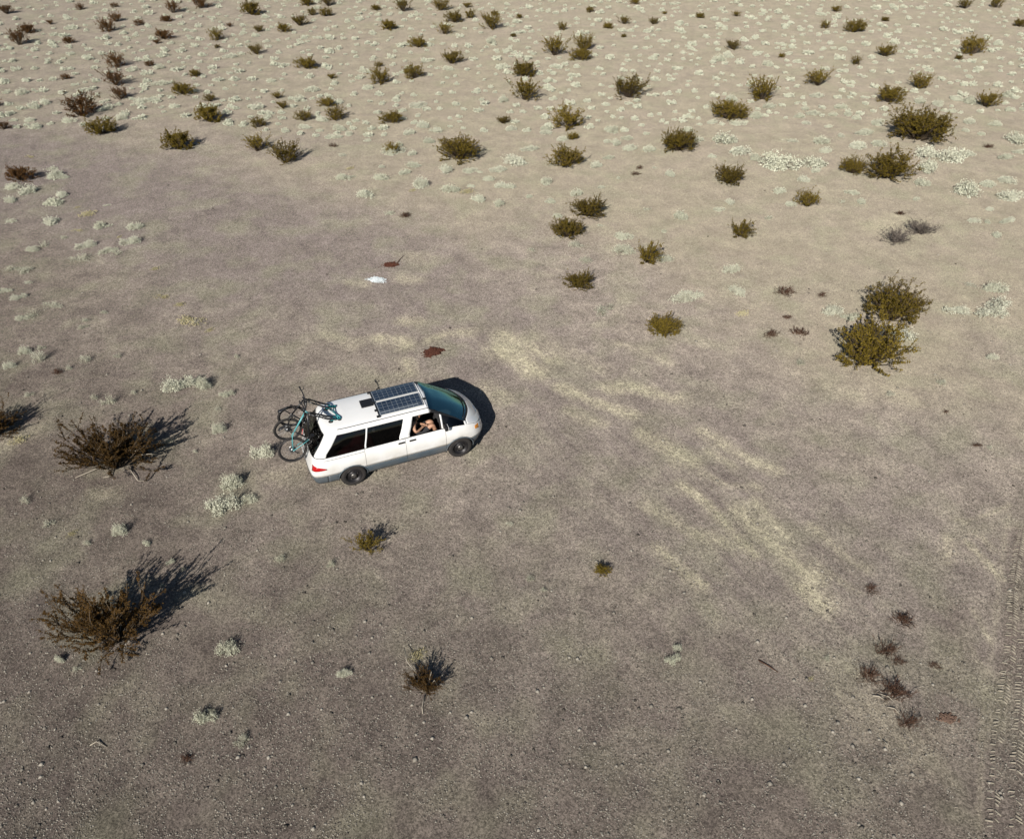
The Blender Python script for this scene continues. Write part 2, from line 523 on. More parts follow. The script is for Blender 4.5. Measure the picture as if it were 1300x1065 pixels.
def ground_material():
    m, N, L, P = new_mat('desert_ground')
    tc = N.new('ShaderNodeTexCoord')
    def noise(scale, detail=6, rough=0.6, stretch=None):
        n = N.new('ShaderNodeTexNoise')
        n.inputs['Scale'].default_value = scale
        n.inputs['Detail'].default_value = detail
        n.inputs['Roughness'].default_value = rough
        if stretch:
            mp = N.new('ShaderNodeMapping')
            mp.vector_type = 'TEXTURE'
            mp.inputs['Scale'].default_value = stretch[0]
            mp.inputs['Rotation'].default_value = (0, 0, stretch[1])
            L.new(tc.outputs['Object'], mp.inputs[0])
            L.new(mp.outputs[0], n.inputs[0])
        else:
            L.new(tc.outputs['Object'], n.inputs[0])
        return n.outputs[0]
    def rng_(src, a, b, c=0.0, d=1.0):
        r = N.new('ShaderNodeMapRange')
        r.inputs[1].default_value, r.inputs[2].default_value, r.inputs[3].default_value, r.inputs[4].default_value = a, b, c, d
        L.new(src, r.inputs[0])
        return r.outputs[0]
    def math_(op, a, b):
        q = N.new('ShaderNodeMath')
        q.operation = op
        for i, x in enumerate((a, b)):
            if isinstance(x, (int, float)):
                q.inputs[i].default_value = x
            else:
                L.new(x, q.inputs[i])
        return q.outputs[0]
    def mix(f, a, b, mode='MIX'):
        q = N.new('ShaderNodeMix')
        q.data_type = 'RGBA'
        q.blend_type = mode
        for i, x in ((0, f), (6, a), (7, b)):
            if isinstance(x, (int, float)):
                q.inputs[i].default_value = x
            elif isinstance(x, tuple):
                q.inputs[i].default_value = (*x, 1)
            else:
                L.new(x, q.inputs[i])
        return q.outputs[2]
    def attr(nm):
        a = N.new('ShaderNodeAttribute')
        a.attribute_name = nm
        return a.outputs['Fac']
    big = noise(0.35, 2)
    mid = noise(1.7, 4, 0.7)
    streak = noise(1.0, 4, 0.7, ((2.6, 0.38, 1), R(-61)))
    fine = noise(9, 3, 0.75)
    patch = noise(0.9, 3, 0.65)
    grain = noise(80, 2, 0.8)
    col = mix(rng_(mid, 0.30, 0.70), (0.168, 0.142, 0.124), (0.262, 0.228, 0.190))
    col = mix(math_('MULTIPLY', rng_(big, 0.35, 0.7), 0.55), col, (0.188, 0.160, 0.146))
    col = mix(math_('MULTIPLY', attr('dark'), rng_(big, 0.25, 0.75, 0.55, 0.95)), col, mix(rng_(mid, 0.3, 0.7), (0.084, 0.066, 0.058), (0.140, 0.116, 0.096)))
    sk = math_('MULTIPLY', attr('track'), rng_(streak, 0.42, 0.66))
    col = mix(math_('MULTIPLY', sk, 0.55), col, (0.315, 0.284, 0.222))
    sd_ = math_('MULTIPLY', attr('track'), rng_(streak, 0.52, 0.34))
    col = mix(math_('MULTIPLY', sd_, 0.45), col, (0.150, 0.125, 0.112))
    col = mix(math_('MULTIPLY', attr('clear'), rng_(patch, 0.3, 0.7, 0.62, 0.95)), col, mix(rng_(mid, 0.25, 0.75), (0.142, 0.118, 0.110), (0.182, 0.155, 0.142)))
    pc = mix(rng_(mid, 0.3, 0.7), (0.215, 0.188, 0.142), (0.272, 0.242, 0.184))
    pc = mix(math_('MULTIPLY', rng_(big, 0.4, 0.75), 0.6), pc, (0.252, 0.212, 0.174))
    col = mix(math_('MULTIPLY', attr('pale'), rng_(mid, 0.25, 0.6, 0.65, 1.0)), col, pc)
    brk = math_('ADD', math_('ADD', math_('MULTIPLY', mid, 0.35), math_('MULTIPLY', fine, 0.5)), math_('MULTIPLY', streak, 0.35))
    sm = math_('MULTIPLY', attr('sand'), rng_(brk, 0.46, 0.68, 0.32, 1.0))
    col = mix(rng_(sm, 0.04, 0.9, 0.0, 0.95), col, (0.350, 0.320, 0.232))
    green = noise(0.6, 2)
    col = mix(math_('MULTIPLY', rng_(green, 0.48, 0.68), 0.40), col, (0.225, 0.222, 0.152))
    # single grains and chips
    v = N.new('ShaderNodeTexVoronoi')
    v.inputs['Scale'].default_value = 36
    L.new(tc.outputs['Object'], v.inputs['Vector'])
    sep = N.new('ShaderNodeSeparateColor')
    L.new(v.outputs['Color'], sep.inputs[0])
    chip = rng_(sep.outputs[0], 0.0, 1.0, 0.58, 1.42)
    gr = rng_(grain, 0.3, 0.7, 0.62, 1.38)
    fi = rng_(fine, 0.3, 0.7, 0.82, 1.18)
    tone = math_('MULTIPLY', math_('MULTIPLY', math_('MULTIPLY', chip, gr), fi), rng_(patch, 0.3, 0.7, 0.80, 1.17))
    cc = N.new('ShaderNodeCombineColor')
    for i in range(3):
        L.new(tone, cc.inputs[i])
    col = mix(rng_(attr('pale'), 0, 1, 1.0, 0.6), col, cc.outputs[0], 'MULTIPLY')
    L.new(col, P.inputs['Base Color'])
    P.inputs['Roughness'].default_value = 0.95
    P.inputs['Diffuse Roughness'].default_value = 1.0
    P.inputs['Specular IOR Level'].default_value = 0.1
    hgt = noise(24, 2, 0.75)
    b = N.new('ShaderNodeBump')
    b.inputs['Strength'].default_value = 0.75
    b.inputs['Distance'].default_value = 0.03
    L.new(hgt, b.inputs['Height'])
    L.new(b.outputs[0], P.inputs['Normal'])
    return m

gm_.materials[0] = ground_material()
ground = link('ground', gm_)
ground['kind'] = 'structure'

# loose stones: too many to count
def stones(n, xs, ys, rs, seed):
    g = np.random.default_rng(seed)
    base = np.array([[1, 0, 0], [0, 1, 0], [-1, 0, 0], [0, -1, 0], [0.1, 0.1, 0.8], [0, 0, -0.5]], float)
    V = base[None] * (1 + 0.55 * (g.random((n, 6, 3)) - 0.5)) * rs[:, None, None]
    V[:, :, 2] *= 0.75
    a = g.random(n) * 6.283
    ca, sa = np.cos(a)[:, None], np.sin(a)[:, None]
    X = V[:, :, 0] * ca - V[:, :, 1] * sa
    Y = V[:, :, 0] * sa + V[:, :, 1] * ca
    V = np.stack([X + xs[:, None], Y + ys[:, None], V[:, :, 2] + gz(xs, ys)[:, None] + rs[:, None] * 0.12], -1)
    f = np.array([[0, 1, 4], [1, 2, 4], [2, 3, 4], [3, 0, 4], [1, 0, 5], [2, 1, 5], [3, 2, 5], [0, 3, 5]])
    F = (f[None] + (np.arange(n) * 6)[:, None, None]).reshape(-1, 3)
    return V.reshape(-1, 3), F

n = 95000
pu = rng.random(n) * 1420 - 60
pv = 230 + rng.random(n) ** 0.8 * 880
PX, PY = np.array([at(a, b) for a, b in zip(pu, pv)]).T
keep = vnoise(PX, PY, 0.55, 41) * 0.7 + vnoise(PX, PY, 2.5, 42) * 0.5 > 0.42
PX, PY = PX[keep], PY[keep]
pr = 0.009 + 0.014 * rng.random(len(PX)) ** 2.5 + 0.04 * (rng.random(len(PX)) > 0.982) * rng.random(len(PX)) ** 1.5
SV, SF = stones(len(PX), PX, PY, pr, 5)
def stone_material():
    m = leafy('loose_stone', (0.03, 0.024, 0.02), (0.50, 0.46, 0.39), transl=0)
    return m
grv = link('gravel', np_mesh('gravel', SV, SF, stone_material()))
grv['kind'] = 'stuff'
grv['label'] = 'loose small stones strewn over the desert floor'

# tyre tread pressed into the dust beside the smooth wheel mark
def tread(pts, width, pitch):
    P = [Vector((*p, 0)) for p in pts]
    V, F = [], []
    acc = 0
    for i in range(len(P) - 1):
        a, b = P[i], P[i + 1]
        t = (b - a).normalized()
        q = Vector((-t.y, t.x, 0))
        ln = (b - a).length
        s = -acc % pitch
        while s < ln:
            c = a + t * s
            for sd in (-1, 1):
                jit = random.uniform(0.6, 1.15)
                if random.random() < 0.10 + 0.35 * float(vnoise(np.array([c.x]), np.array([c.y]), 0.8, 91)[0] > 0.55):
                    continue
                i0 = c + q * sd * 0.012
                i1 = c + q * sd * width / 2 * jit + t * random.uniform(.025, .06)
                w = t * pitch * random.uniform(.16, .30)
                zz = random.uniform(0.010, 0.026)
                k = len(V)
                for p_, h_ in ((i0 - w, 0), (i0 + w, 0), (i1 + w, 0), (i1 - w, 0), (i0 - w * .4, zz), (i0 + w * .4, zz), (i1 + w * .4, zz), (i1 - w * .4, zz)):
                    V.append((p_.x, p_.y, gz1(p_.x, p_.y) - 0.004 + h_))
                F += [(k + 4, k + 5, k + 6, k + 7), (k, k + 1, k + 5, k + 4), (k + 1, k + 2, k + 6, k + 5), (k + 2, k + 3, k + 7, k + 6), (k + 3, k, k + 4, k + 7)]
            s += pitch
        acc += ln
    return np.array(V), np.array(F)

M['dust'] = simple('compacted_dust', (0.26, 0.23, 0.18), 0.95, var=0.2, scale=9)
for pts in ([(690, 100), (655, 330), (650, 560), (615, 780), (590, 950), (585, 1066), (575, 1300)], [(735, 330), (700, 560), (688, 780), (672, 1000), (660, 1300)]):
    tv, tf = tread(crop(1080, 640, 3.177, pts), 0.23, 0.075)
    o = link('tyre_track', np_mesh('tyre_track', tv, tf, 'dust'))
    o['kind'] = 'structure'

# ------------------------------------------------------------------ plants: shapes shared by the copies
def strips(segs, n=3):
    """tapered twigs; segs: list of (points array (k,3), r0, r1)"""
    V, F = [], []
    for pts, r0, r1 in segs:
        k = len(pts)
        b = len(V)
        for i, p in enumerate(pts):
            r = r0 + (r1 - r0) * i / (k - 1)
            for j in range(n):
                a = 2.0944 * j
                V.append((p[0] + math.cos(a) * r, p[1] + math.sin(a) * r, p[2] + 0.35 * r * math.sin(a + 1)))
        for i in range(k - 1):
            for j in range(n):
                F.append((b + i * n + j, b + i * n + (j + 1) % n, b + (i + 1) * n + (j + 1) % n, b + (i + 1) * n + j))
    return np.array(V), np.array(F)

def leaves(cent, dirs, ln, wd, g):
    """one small leaf per centre: a bent rhombus of four corners"""
    n = len(cent)
    d = dirs + g.normal(0, 0.55, (n, 3))
    d /= np.linalg.norm(d, axis=1)[:, None] + 1e-9
    s = np.cross(d, g.normal(0, 1, (n, 3)))
    s /= np.linalg.norm(s, axis=1)[:, None] + 1e-9
    l = (ln * (0.6 + 0.8 * g.random(n)))[:, None]
    w = (wd * (0.6 + 0.8 * g.random(n)))[:, None]
    V = np.stack([cent - d * l * 0.5, cent + s * w * 0.5, cent + d * l * 0.5, cent - s * w * 0.5], 1).reshape(-1, 3)
    F = np.arange(4 * n).reshape(-1, 4)
    return V, F

def curve_pts(p0, d0, length, bend, k, g, wig=0.08):
    p = np.array(p0, float)
    d = np.array(d0, float)
    out = [p.copy()]
    for i in range(k):
        d = d + np.array([0, 0, bend]) / k + g.normal(0, wig, 3)
        d /= np.linalg.norm(d)
        p = p + d * length / k
        out.append(p.copy())
    return np.array(out)

def creosote(seed, n_main=34, leaf=0.05, per=9, spread=1.0, height=0.60, gap=0.0, rounding=0.62):
    """an upright fan of thin stems with leaf tufts on the outer half; 1 m wide"""
    g = np.random.default_rng(seed)
    segs, cent, dirs = [], [], []
    lobes = g.random(5) * 6.283
    for i in range(n_main):
        az = g.random() * 6.283
        if gap and min(abs((az - l + 3.1416) % 6.2832 - 3.1416) for l in lobes[:2]) < gap:
            continue
        tilt = abs(g.normal(0, 0.55)) + 0.18
        tilt = min(tilt, 1.25) * spread
        d0 = np.array([math.sin(tilt) * math.cos(az), math.sin(tilt) * math.sin(az), math.cos(tilt)])
        L = (0.50 / max(math.sin(tilt), 0.30)) if tilt > 0.6 else height * (0.75 + 0.35 * g.random()) / math.cos(tilt)
        L = min(L, 0.85) * (0.7 + 0.4 * g.random())
        p0 = np.array([math.cos(az), math.sin(az), 0]) * 0.05 * g.random() + np.array([0, 0, -0.02])
        pts = curve_pts(p0, d0, L, 0.25, 5, g)
        segs.append((pts, 0.009, 0.003))
        tips = [(pts, 0.55)]
        for b in range(int(3 + 3 * g.random())):
            k = 2 + int(g.random() * 3)
            dd = pts[min(k + 1, 5)] - pts[k]
            dd = dd / np.linalg.norm(dd) + g.normal(0, 0.45, 3)
            dd /= np.linalg.norm(dd)
            tw = curve_pts(pts[k], dd, L * (0.22 + 0.22 * g.random()), 0.2, 3, g, 0.12)
            segs.append((tw, 0.005, 0.002))
            tips.append((tw, 0.3))
        for tw, start in tips:
            m = len(tw)
            for q in range(per if m == 6 else max(3, per - 2)):
                t = (start + (1 - start) * g.random() ** 0.7) * (m - 1)
                i0 = min(int(t), m - 2)
                c = tw[i0] + (tw[i0 + 1] - tw[i0]) * (t - i0)
                dv = (tw[i0 + 1] - tw[i0])
                dv = dv / np.linalg.norm(dv)
                for e in range(3):
                    cent.append(c + g.normal(0, leaf * 0.42, 3))
                    dirs.append(dv)
    cent, dirs = np.array(cent), np.array(dirs)
    cent[:, 2] = np.maximum(cent[:, 2], 0.02)
    sv, sf = strips(segs)
    lv, lf = leaves(cent, dirs, leaf, leaf * 0.6, g)
    mid = (np.percentile(lv[:, :2], 1, axis=0) + np.percentile(lv[:, :2], 99, axis=0)) / 2
    ext = (np.percentile(lv[:, :2], 98.5, axis=0) - np.percentile(lv[:, :2], 1.5, axis=0)).mean()
    for q in (sv, lv):
        q[:, :2] -= mid * 0.7
        q /= ext
        hh = height * 1.05
        rr = np.sqrt((q[:, 0] / .53) ** 2 + (q[:, 1] / .53) ** 2 + (np.maximum(q[:, 2], 0) / hh) ** 2)
        f = np.where(rr > 1, (1 + rounding * (rr - 1)) / np.maximum(rr, 1e-6), 1.0)
        q *= f[:, None]
    return (sv, sf), (lv, lf)

def dome_shrub(seed, n=150, leaf=0.06, h=0.42, dens=2, flat=1.0, wispy=False):
    """a low rounded bushlet of short twigs; 1 m wide"""
    g = np.random.default_rng(seed)
    segs, cent, dirs = [], [], []
    sub = [(g.normal(0, 0.16, 2), 0.55 + 0.45 * g.random()) for _ in range(4)]
    for i in range(n):
        o, sc = sub[int(g.random() * 4)]
        az = g.random() * 6.283
        tl = math.acos(1 - g.random() * 0.92)
        d = np.array([math.sin(tl) * math.cos(az), math.sin(tl) * math.sin(az), math.cos(tl)])
        L = 0.42 * sc * (0.7 + 0.45 * g.random())
        e = np.array([d[0] * L, d[1] * L, d[2] * L * h / 0.42 * flat])
        p0 = np.array([o[0], o[1], 0]) + np.array([d[0], d[1], 0]) * 0.04
        pts = np.array([p0, p0 + e * 0.5 + g.normal(0, 0.02, 3), p0 + e])
        segs.append((pts, 0.006, 0.003) if wispy else (pts, 0.008, 0.004))
        for k in range(dens):
            t = 0.55 + 0.5 * g.random()
            cent.append(p0 + e * t + g.normal(0, 0.03, 3))
            dirs.append(g.normal(0, 0.8, 3) + np.array([0, 0, 0.5]) if wispy else g.normal(0, 1, 3) * 0.7 + np.array([0, 0, 0.8]) - d * 0.3)
    cent, dirs = np.array(cent), np.array(dirs)
    cent[:, 2] = np.maximum(cent[:, 2], 0.015)
    sv, sf = strips(segs)
    lv, lf = leaves(cent, dirs, leaf * 1.25, leaf * 0.6, g)
    return (sv, sf), (lv, lf)

def low_twigs(seed, n=60, h=0.25):
    """a sparse low tangle of bare dry twigs; 1 m wide"""
    g = np.random.default_rng(seed)
    segs = []
    for i in range(n):
        az = g.random() * 6.283
        tl = 0.5 + g.random() * 0.95
        d = np.array([math.sin(tl) * math.cos(az), math.sin(tl) * math.sin(az), math.cos(tl) * h / 0.4])
        p0 = np.append(g.normal(0, 0.13, 2), 0.0)
        pts = curve_pts(p0, d, 0.28 + 0.2 * g.random(), 0.05, 3, g, 0.16)
        pts[:, 2] = np.maximum(pts[:, 2], 0.004)
        segs.append((pts, 0.010, 0.006))
        for b in range(2):
            dd = d + g.normal(0, 0.6, 3)
            dd /= np.linalg.norm(dd)
            tw = curve_pts(pts[2], dd, 0.14, 0.0, 2, g, 0.15)
            tw[:, 2] = np.maximum(tw[:, 2], 0.004)
            segs.append((tw, 0.008, 0.005))
    return strips(segs)

def joined(a, b, name, ma, mb):
    V = np.concatenate([a[0], b[0]])
    F = np.concatenate([a[1], b[1] + len(a[0])])
    me = np_mesh(name, V, F, ma)
    me.materials.append(M[mb])
    mi = np.concatenate([np.zeros(len(a[1]), np.int32), np.ones(len(b[1]), np.int32)])
    me.polygons.foreach_set('material_index', mi)
    return me

CREO = {'big': [], 'small': [], 'brown': []}
for i in range(5):
    s_, l_ = creosote(100 + i, 90 + 10 * (i % 3), 0.026, 9 + i % 3, height=0.56, rounding=(0.6, 0.85)[i % 2], gap=(0, .25)[i % 2])
    CREO['big'].append((np_mesh('stems', *s_, 'stem'), np_mesh('foliage', *l_, 'leaf_olive')))
for i in range(7):
    s_, l_ = creosote(200 + i, 46 + 9 * (i % 4), 0.034, 6 + i % 4, rounding=(0.6, 0.9, 0.75)[i % 3], gap=(0, .35, .2)[i % 3], spread=0.98 + 0.06 * (i % 4), height=0.52 + 0.05 * (i % 3))
    CREO['small'].append((np_mesh('stems', *s_, 'stem'), np_mesh('foliage', *l_, 'leaf_olive')))
    CREO['brown'].append((CREO['small'][-1][0], np_mesh('foliage', *l_, 'leaf_brown')))
HERO = []
for i in range(3):
    s_, l_ = creosote(300 + i, 100, 0.020, 15, spread=1.15, height=0.55, gap=0.4, rounding=0.9)
    HERO.append((np_mesh('stems', *s_, 'stem'), np_mesh('foliage', *l_, 'leaf_hero')))
PALE = [joined(*dome_shrub(400 + i, 230, 0.050, 0.38 + 0.06 * (i % 3), 7), 'pale_shrub', 'pale_twig', 'pale_leaf') for i in range(7)]
WISP = [joined(*dome_shrub(480 + i, 300, 0.036, 0.46, 6, wispy=True), 'pale_shrub', 'pale_twig', 'pale_leaf') for i in range(4)]
WISPS = [joined(*dome_shrub(490 + i, 130, 0.036, 0.44, 3, wispy=True), 'pale_shrub', 'pale_twig', 'pale_leaf') for i in range(3)]
PALEY = [joined(*dome_shrub(430 + i, 140, 0.055, 0.24, 3), 'pale_shrub', 'pale_twig', 'pale_yellow') for i in range(2)]
SPARSE = [joined(*dome_shrub(440 + i, 120, 0.055, 0.32, 2), 'pale_shrub', 'pale_twig', 'pale_leaf') for i in range(3)]
DARKT = [np_mesh('dry_plant', *low_twigs(450 + i, 70), 'dark_twig') for i in range(4)]
s_, l_ = creosote(470, 50, 0.030, 2, spread=1.15, height=0.5)
GREYB = (np_mesh('stems', *s_, 'grey_twig'), np_mesh('foliage', *l_, 'grey_twig'))

# ------------------------------------------------------------------ where the plants stand (read from the photograph, set on the ground)
def spot(u, v, wpx, hh=0.5):
    """ground place and width of a plant whose outline is centred on a photo pixel"""
    x, y = at(u, v)
    w = wpx / ppm(x, y)
    x, y = at(u, v, hh * w * 0.5)
    return x, y, wpx / ppm(x, y)

creo_px = []      # u, v (middle of the outline), width in photo pixels, kind
def add_creo(x0, y0, s, rows, kind='small'):
    for r in rows:
        creo_px.append((x0 + r[0] / s, y0 + r[1] / s, r[2] / s, r[3] if len(r) > 3 else kind))
B = 'brown'
add_creo(0, 0, 2.889, [(22, 40, 52, B), (293, 27, 32, B), (420, 22, 28, B), (100, 108, 62, B), (72, 150, 76, B), (183, 84, 27, B), (252, 150, 46, B), (423, 68, 52, B),
    (392, 103, 62, B), (510, 85, 36, B), (608, 68, 44, B), (635, 32, 62, B), (735, 10, 72, B), (600, 128, 66, B), (575, 153, 32, B), (793, 133, 52), (797, 170, 20),
    (920, 35, 78), (843, 92, 26, B), (948, 105, 42), (1042, 107, 52), (1100, 82, 62), (1145, 50, 36), (1195, 52, 46), (1125, 8, 54), (1205, 12, 62), (937, 186, 56),
    (1120, 232, 84), (1216, 280, 36), (425, 232, 68, B), (548, 236, 32, B), (715, 273, 44), (418, 297, 92, B), (440, 352, 66, B), (672, 330, 86), (768, 362, 50),
    (300, 398, 122, B), (370, 472, 106), (765, 430, 98), (1018, 352, 44), (1035, 390, 46), (1195, 378, 62), (1112, 428, 72), (1230, 425, 72), (948, 458, 52),
    (650, 522, 118), (945, 535, 86), (1045, 572, 118), (75, 640, 104, B), (12, 462, 52, B), (-22, 380, 50, B), (240, 285, 34, B)])
add_creo(430, 0, 2.889, [(135, 32, 38), (238, 30, 62), (375, 22, 72), (420, 68, 66), (472, 22, 38), (482, 58, 42), (572, 52, 28), (183, 97, 58), (385, 113, 60),
    (560, 90, 82), (287, 158, 66), (418, 216, 86), (820, 104, 38), (640, 133, 22), (662, 64, 24), (795, 187, 92), (898, 165, 78), (885, 207, 84), (147, 233, 38),
    (150, 288, 76), (275, 270, 72), (680, 262, 90), (680, 342, 108), (1068, 330, 136), (190, 432, 86), (605, 440, 58), (838, 440, 122), (858, 502, 44),
    (440, 548, 178, 'big'), (832, 582, 138, 'big'), (1247, 527, 138, 'big'), (915, 772, 138, 'big'), (838, 845, 128, 'big'), (1140, 945, 96), (922, 40, 30),
    (988, 95, 40), (1045, 75, 46), (1155, 78, 40), (1085, 8, 36), (1195, 48, 22), (197, 550, 60), (1045, 132, 20)])
add_creo(850, 0, 2.889, [(113, 60, 36), (243, 54, 32), (233, 168, 56), (412, 207, 26), (612, 35, 42), (570, 97, 38), (680, 102, 80), (792, 72, 32), (1088, 18, 56),
    (1200, 18, 52), (1288, 88, 48), (797, 188, 80), (683, 228, 40), (1115, 178, 88), (1062, 212, 30), (548, 297, 94), (920, 303, 82), (815, 355, 98), (1172, 370, 92),
    (335, 345, 106), (222, 407, 146, 'big'), (672, 615, 110, 'big'), (812, 615, 188, 'big'), (920, 465, 230, 'big'), (218, 652, 114, 'big'), (505, 732, 98), (268, 845, 92),
    (930, 832, 128, 'grey'), (830, 864, 124, 'grey')])
add_creo(430, 320, 2.889, [(880, 105, 122, 'big'), (1195, 270, 130, 'big')])
add_creo(850, 320, 2.889, [(828, 200, 250, 'big'), (742, 358, 270, 'big')])
creo_px += [(138, 573, 104, 'hero'), (138, 800, 112, 'hero'), (-14, 545, 64, 'hero'), (464, 694, 40, 'small'), (538, 872, 44, 'hero'), (765, 726, 21, 'small')]

pale_px = []      # u, v, width in photo pixels, kind
def add_pale(x0, y0, s, rows):
    for r in rows:
        w = r[2] / s
        pale_px.append((x0 + r[0] / s, y0 + r[1] / s - w * 0.22, w, r[3] if len(r) > 3 else 'pale'))
Yk, S, D = 'yellow', 'sparse', 'dark'
add_pale(0, 170, 5.417, [(75, 385, 90), (190, 410, 110), (75, 460, 90), (350, 490, 150), (430, 430, 90), (375, 305, 110), (345, 250, 90, S), (440, 300, 70), (65, 600, 90, S),
    (360, 610, 110), (210, 165, 50, Yk), (600, 560, 110, Yk), (680, 650, 80), (740, 640, 60, S), (215, 810, 90), (290, 780, 90, S), (435, 725, 60, S), (600, 780, 120), (555, 870, 110, S),
    (740, 820, 90), (810, 830, 90, S), (910, 760, 120), (930, 660, 110), (820, 715, 40, Yk), (160, 970, 60, S), (1060, 930, 60, Yk), (540, 670, 50, Yk), (530, 505, 40, Yk), (740, 500, 50, S)])
add_pale(400, 160, 5.417, [(150, 85, 70), (225, 70, 60), (30, 40, 60), (370, 110, 50), (575, 140, 60), (540, 195, 120), (680, 275, 100), (670, 205, 70), (460, 290, 50), (190, 220, 70, S),
    (170, 375, 110), (260, 360, 50, S), (240, 300, 60, Yk), (440, 380, 110), (620, 335, 80), (710, 420, 130), (670, 450, 60, Yk), (320, 485, 120), (900, 315, 100), (1070, 320, 80), (1130, 325, 40),
    (930, 450, 110), (1040, 465, 90, Yk), (1070, 425, 60), (1140, 525, 110), (1265, 550, 90), (1255, 310, 90), (1190, 385, 70), (1275, 430, 80), (785, 110, 80), (505, 600, 90, S), (620, 625, 80, D), (125, 150, 70, D)])
add_pale(640, 160, 5.417, [(170, 165, 90), (90, 255, 140), (40, 435, 80), (280, 405, 90), (175, 505, 60), (330, 540, 80), (635, 280, 90), (715, 230, 70), (665, 430, 50), (500, 495, 90), (735, 40, 100),
    (400, 95, 90), (700, 115, 60), (770, 130, 80), (845, 90, 70), (870, 175, 90), (995, 175, 90), (1145, 345, 80), (980, 55, 60), (1040, 300, 50, S), (785, 370, 30), (825, 780, 100), (820, 870, 130),
    (490, 830, 110, S), (1220, 625, 110), (985, 580, 70, S), (190, 855, 60, S), (560, 935, 80, S), (665, 700, 50, S), (360, 645, 60), (1105, 930, 90), (1095, 730, 40), (900, 340, 70, D), (930, 300, 60, D)])
add_pale(880, 130, 5.417, [(430, 115, 90), (310, 160, 80), (140, 150, 80), (30, 270, 80), (220, 275, 170), (130, 390, 70), (300, 370, 150), (430, 405, 80), (600, 470, 220), (825, 440, 150), (845, 490, 70),
    (765, 545, 90), (605, 625, 100), (660, 710, 80), (255, 685, 70), (185, 735, 60), (920, 360, 90), (880, 285, 120), (670, 280, 90, S), (1130, 315, 140), (1260, 305, 110), (1020, 240, 50), (1170, 220, 90),
    (935, 175, 50), (965, 95, 60), (1060, 90, 60), (1130, 115, 70), (765, 155, 60), (770, 55, 60), (820, 85, 70), (515, 40, 90), (1020, 45, 80), (1260, 150, 80), (575, 80, 40), (1025, 685, 50, S),
    (1160, 685, 60), (1095, 625, 70), (530, 800, 80, S)])
add_pale(1080, 130, 5.909, [(100, 240, 90), (195, 165, 70), (235, 140, 60), (60, 125, 70), (575, 410, 180), (790, 445, 200), (880, 400, 100), (600, 530, 170), (540, 620, 120), (1020, 625, 140), (1150, 605, 120),
    (880, 700, 200), (1220, 730, 150), (1150, 425, 110), (890, 150, 90), (870, 215, 60), (985, 240, 70), (1110, 170, 90), (1240, 300, 150), (1270, 390, 90), (765, 75, 70), (490, 730, 60), (85, 745, 70),
    (1040, 810, 80), (910, 905, 90), (1030, 910, 50), (1150, 905, 70), (1215, 900, 70), (1110, 1010, 80), (1290, 60, 60), (375, 835, 70, D), (1040, 345, 70, D)])
add_pale(850, 320, 2.889, [(230, 72, 70), (65, 175, 90), (250, 150, 56), (270, 225, 50, Yk), (600, 230, 80), (665, 245, 50), (850, 320, 90), (1065, 225, 70), (1195, 150, 80), (1190, 225, 110), (480, 412, 40, S),
    (810, 525, 40, S), (1000, 490, 50, S), (1185, 395, 40), (1015, 590, 30, D), (1130, 715, 30, D), (1175, 722, 24, S), (425, 155, 70, D), (375, 305, 62, D), (480, 302, 60, D), (435, 242, 30, D), (560, 165, 40, D), (1100, 130, 40, S)])
add_pale(430, 320, 2.889, [(970, 222, 80, S), (1270, 175, 70, S), (905, 35, 40, S)])
add_pale(0, 330, 2.889, [(90, 350, 50), (640, 480, 110), (740, 465, 80), (830, 495, 50), (800, 630, 60), (970, 725, 90), (850, 835, 90), (815, 915, 110), (910, 885, 60), (60, 150, 50), (90, 50, 60, S),
    (190, 170, 50, S), (110, 215, 60, S), (70, 670, 80, Yk), (320, 375, 50, S), (400, 530, 60, S), (600, 135, 40, Yk), (655, 165, 40, Yk), (680, 225, 80, Yk), (310, 230, 40, S), (150, 375, 70, S), (765, 258, 34, Yk), (210, 420, 40, D), (12, 125, 40)])
add_pale(0, 640, 2.889, [(435, 110, 70), (625, 210, 35), (1030, 205, 45, S), (1215, 230, 40, S), (830, 545, 90), (740, 800, 90), (885, 890, 60, S), (1265, 640, 50), (680, 940, 50, D), (260, 110, 50, Yk), (215, 575, 50)])
add_pale(430, 640, 2.889, [(1225, 580, 60), (12, 640, 44), (285, 580, 90, Yk), (700, 290, 40, S)])
add_pale(850, 640, 2.889, [(745, 318, 60, D), (860, 430, 80, D), (800, 540, 90, D), (842, 575, 50, D), (735, 640, 90, D), (832, 700, 120, D), (880, 805, 80, D), (975, 590, 40, D), (520, 640, 34, Yk)])

add_pale(0, 0, 1.0, [(14, 345, 16, S), (35, 362, 13, S), (70, 392, 14, S), (104, 418, 13, S), (132, 398, 12, S), (26, 408, 15), (52, 446, 14, S), (88, 470, 12, S), (12, 470, 16), (150, 455, 13, S),
    (170, 500, 12, S), (118, 508, 13, S), (36, 505, 14, S), (300, 452, 10, S), (275, 520, 10, S), (212, 560, 13, S), (247, 572, 10, S), (30, 640, 16, S), (60, 668, 18, S), (110, 690, 15, S),
    (185, 690, 12), (232, 722, 10, S), (205, 742, 9, S), (420, 720, 12, S), (355, 712, 12, S), (310, 940, 22, S), (270, 905, 16, S), (95, 850, 14, S),
    (860, 826, 14), (648, 668, 12, S), (1050, 838, 12, S), (690, 752, 12, S)])

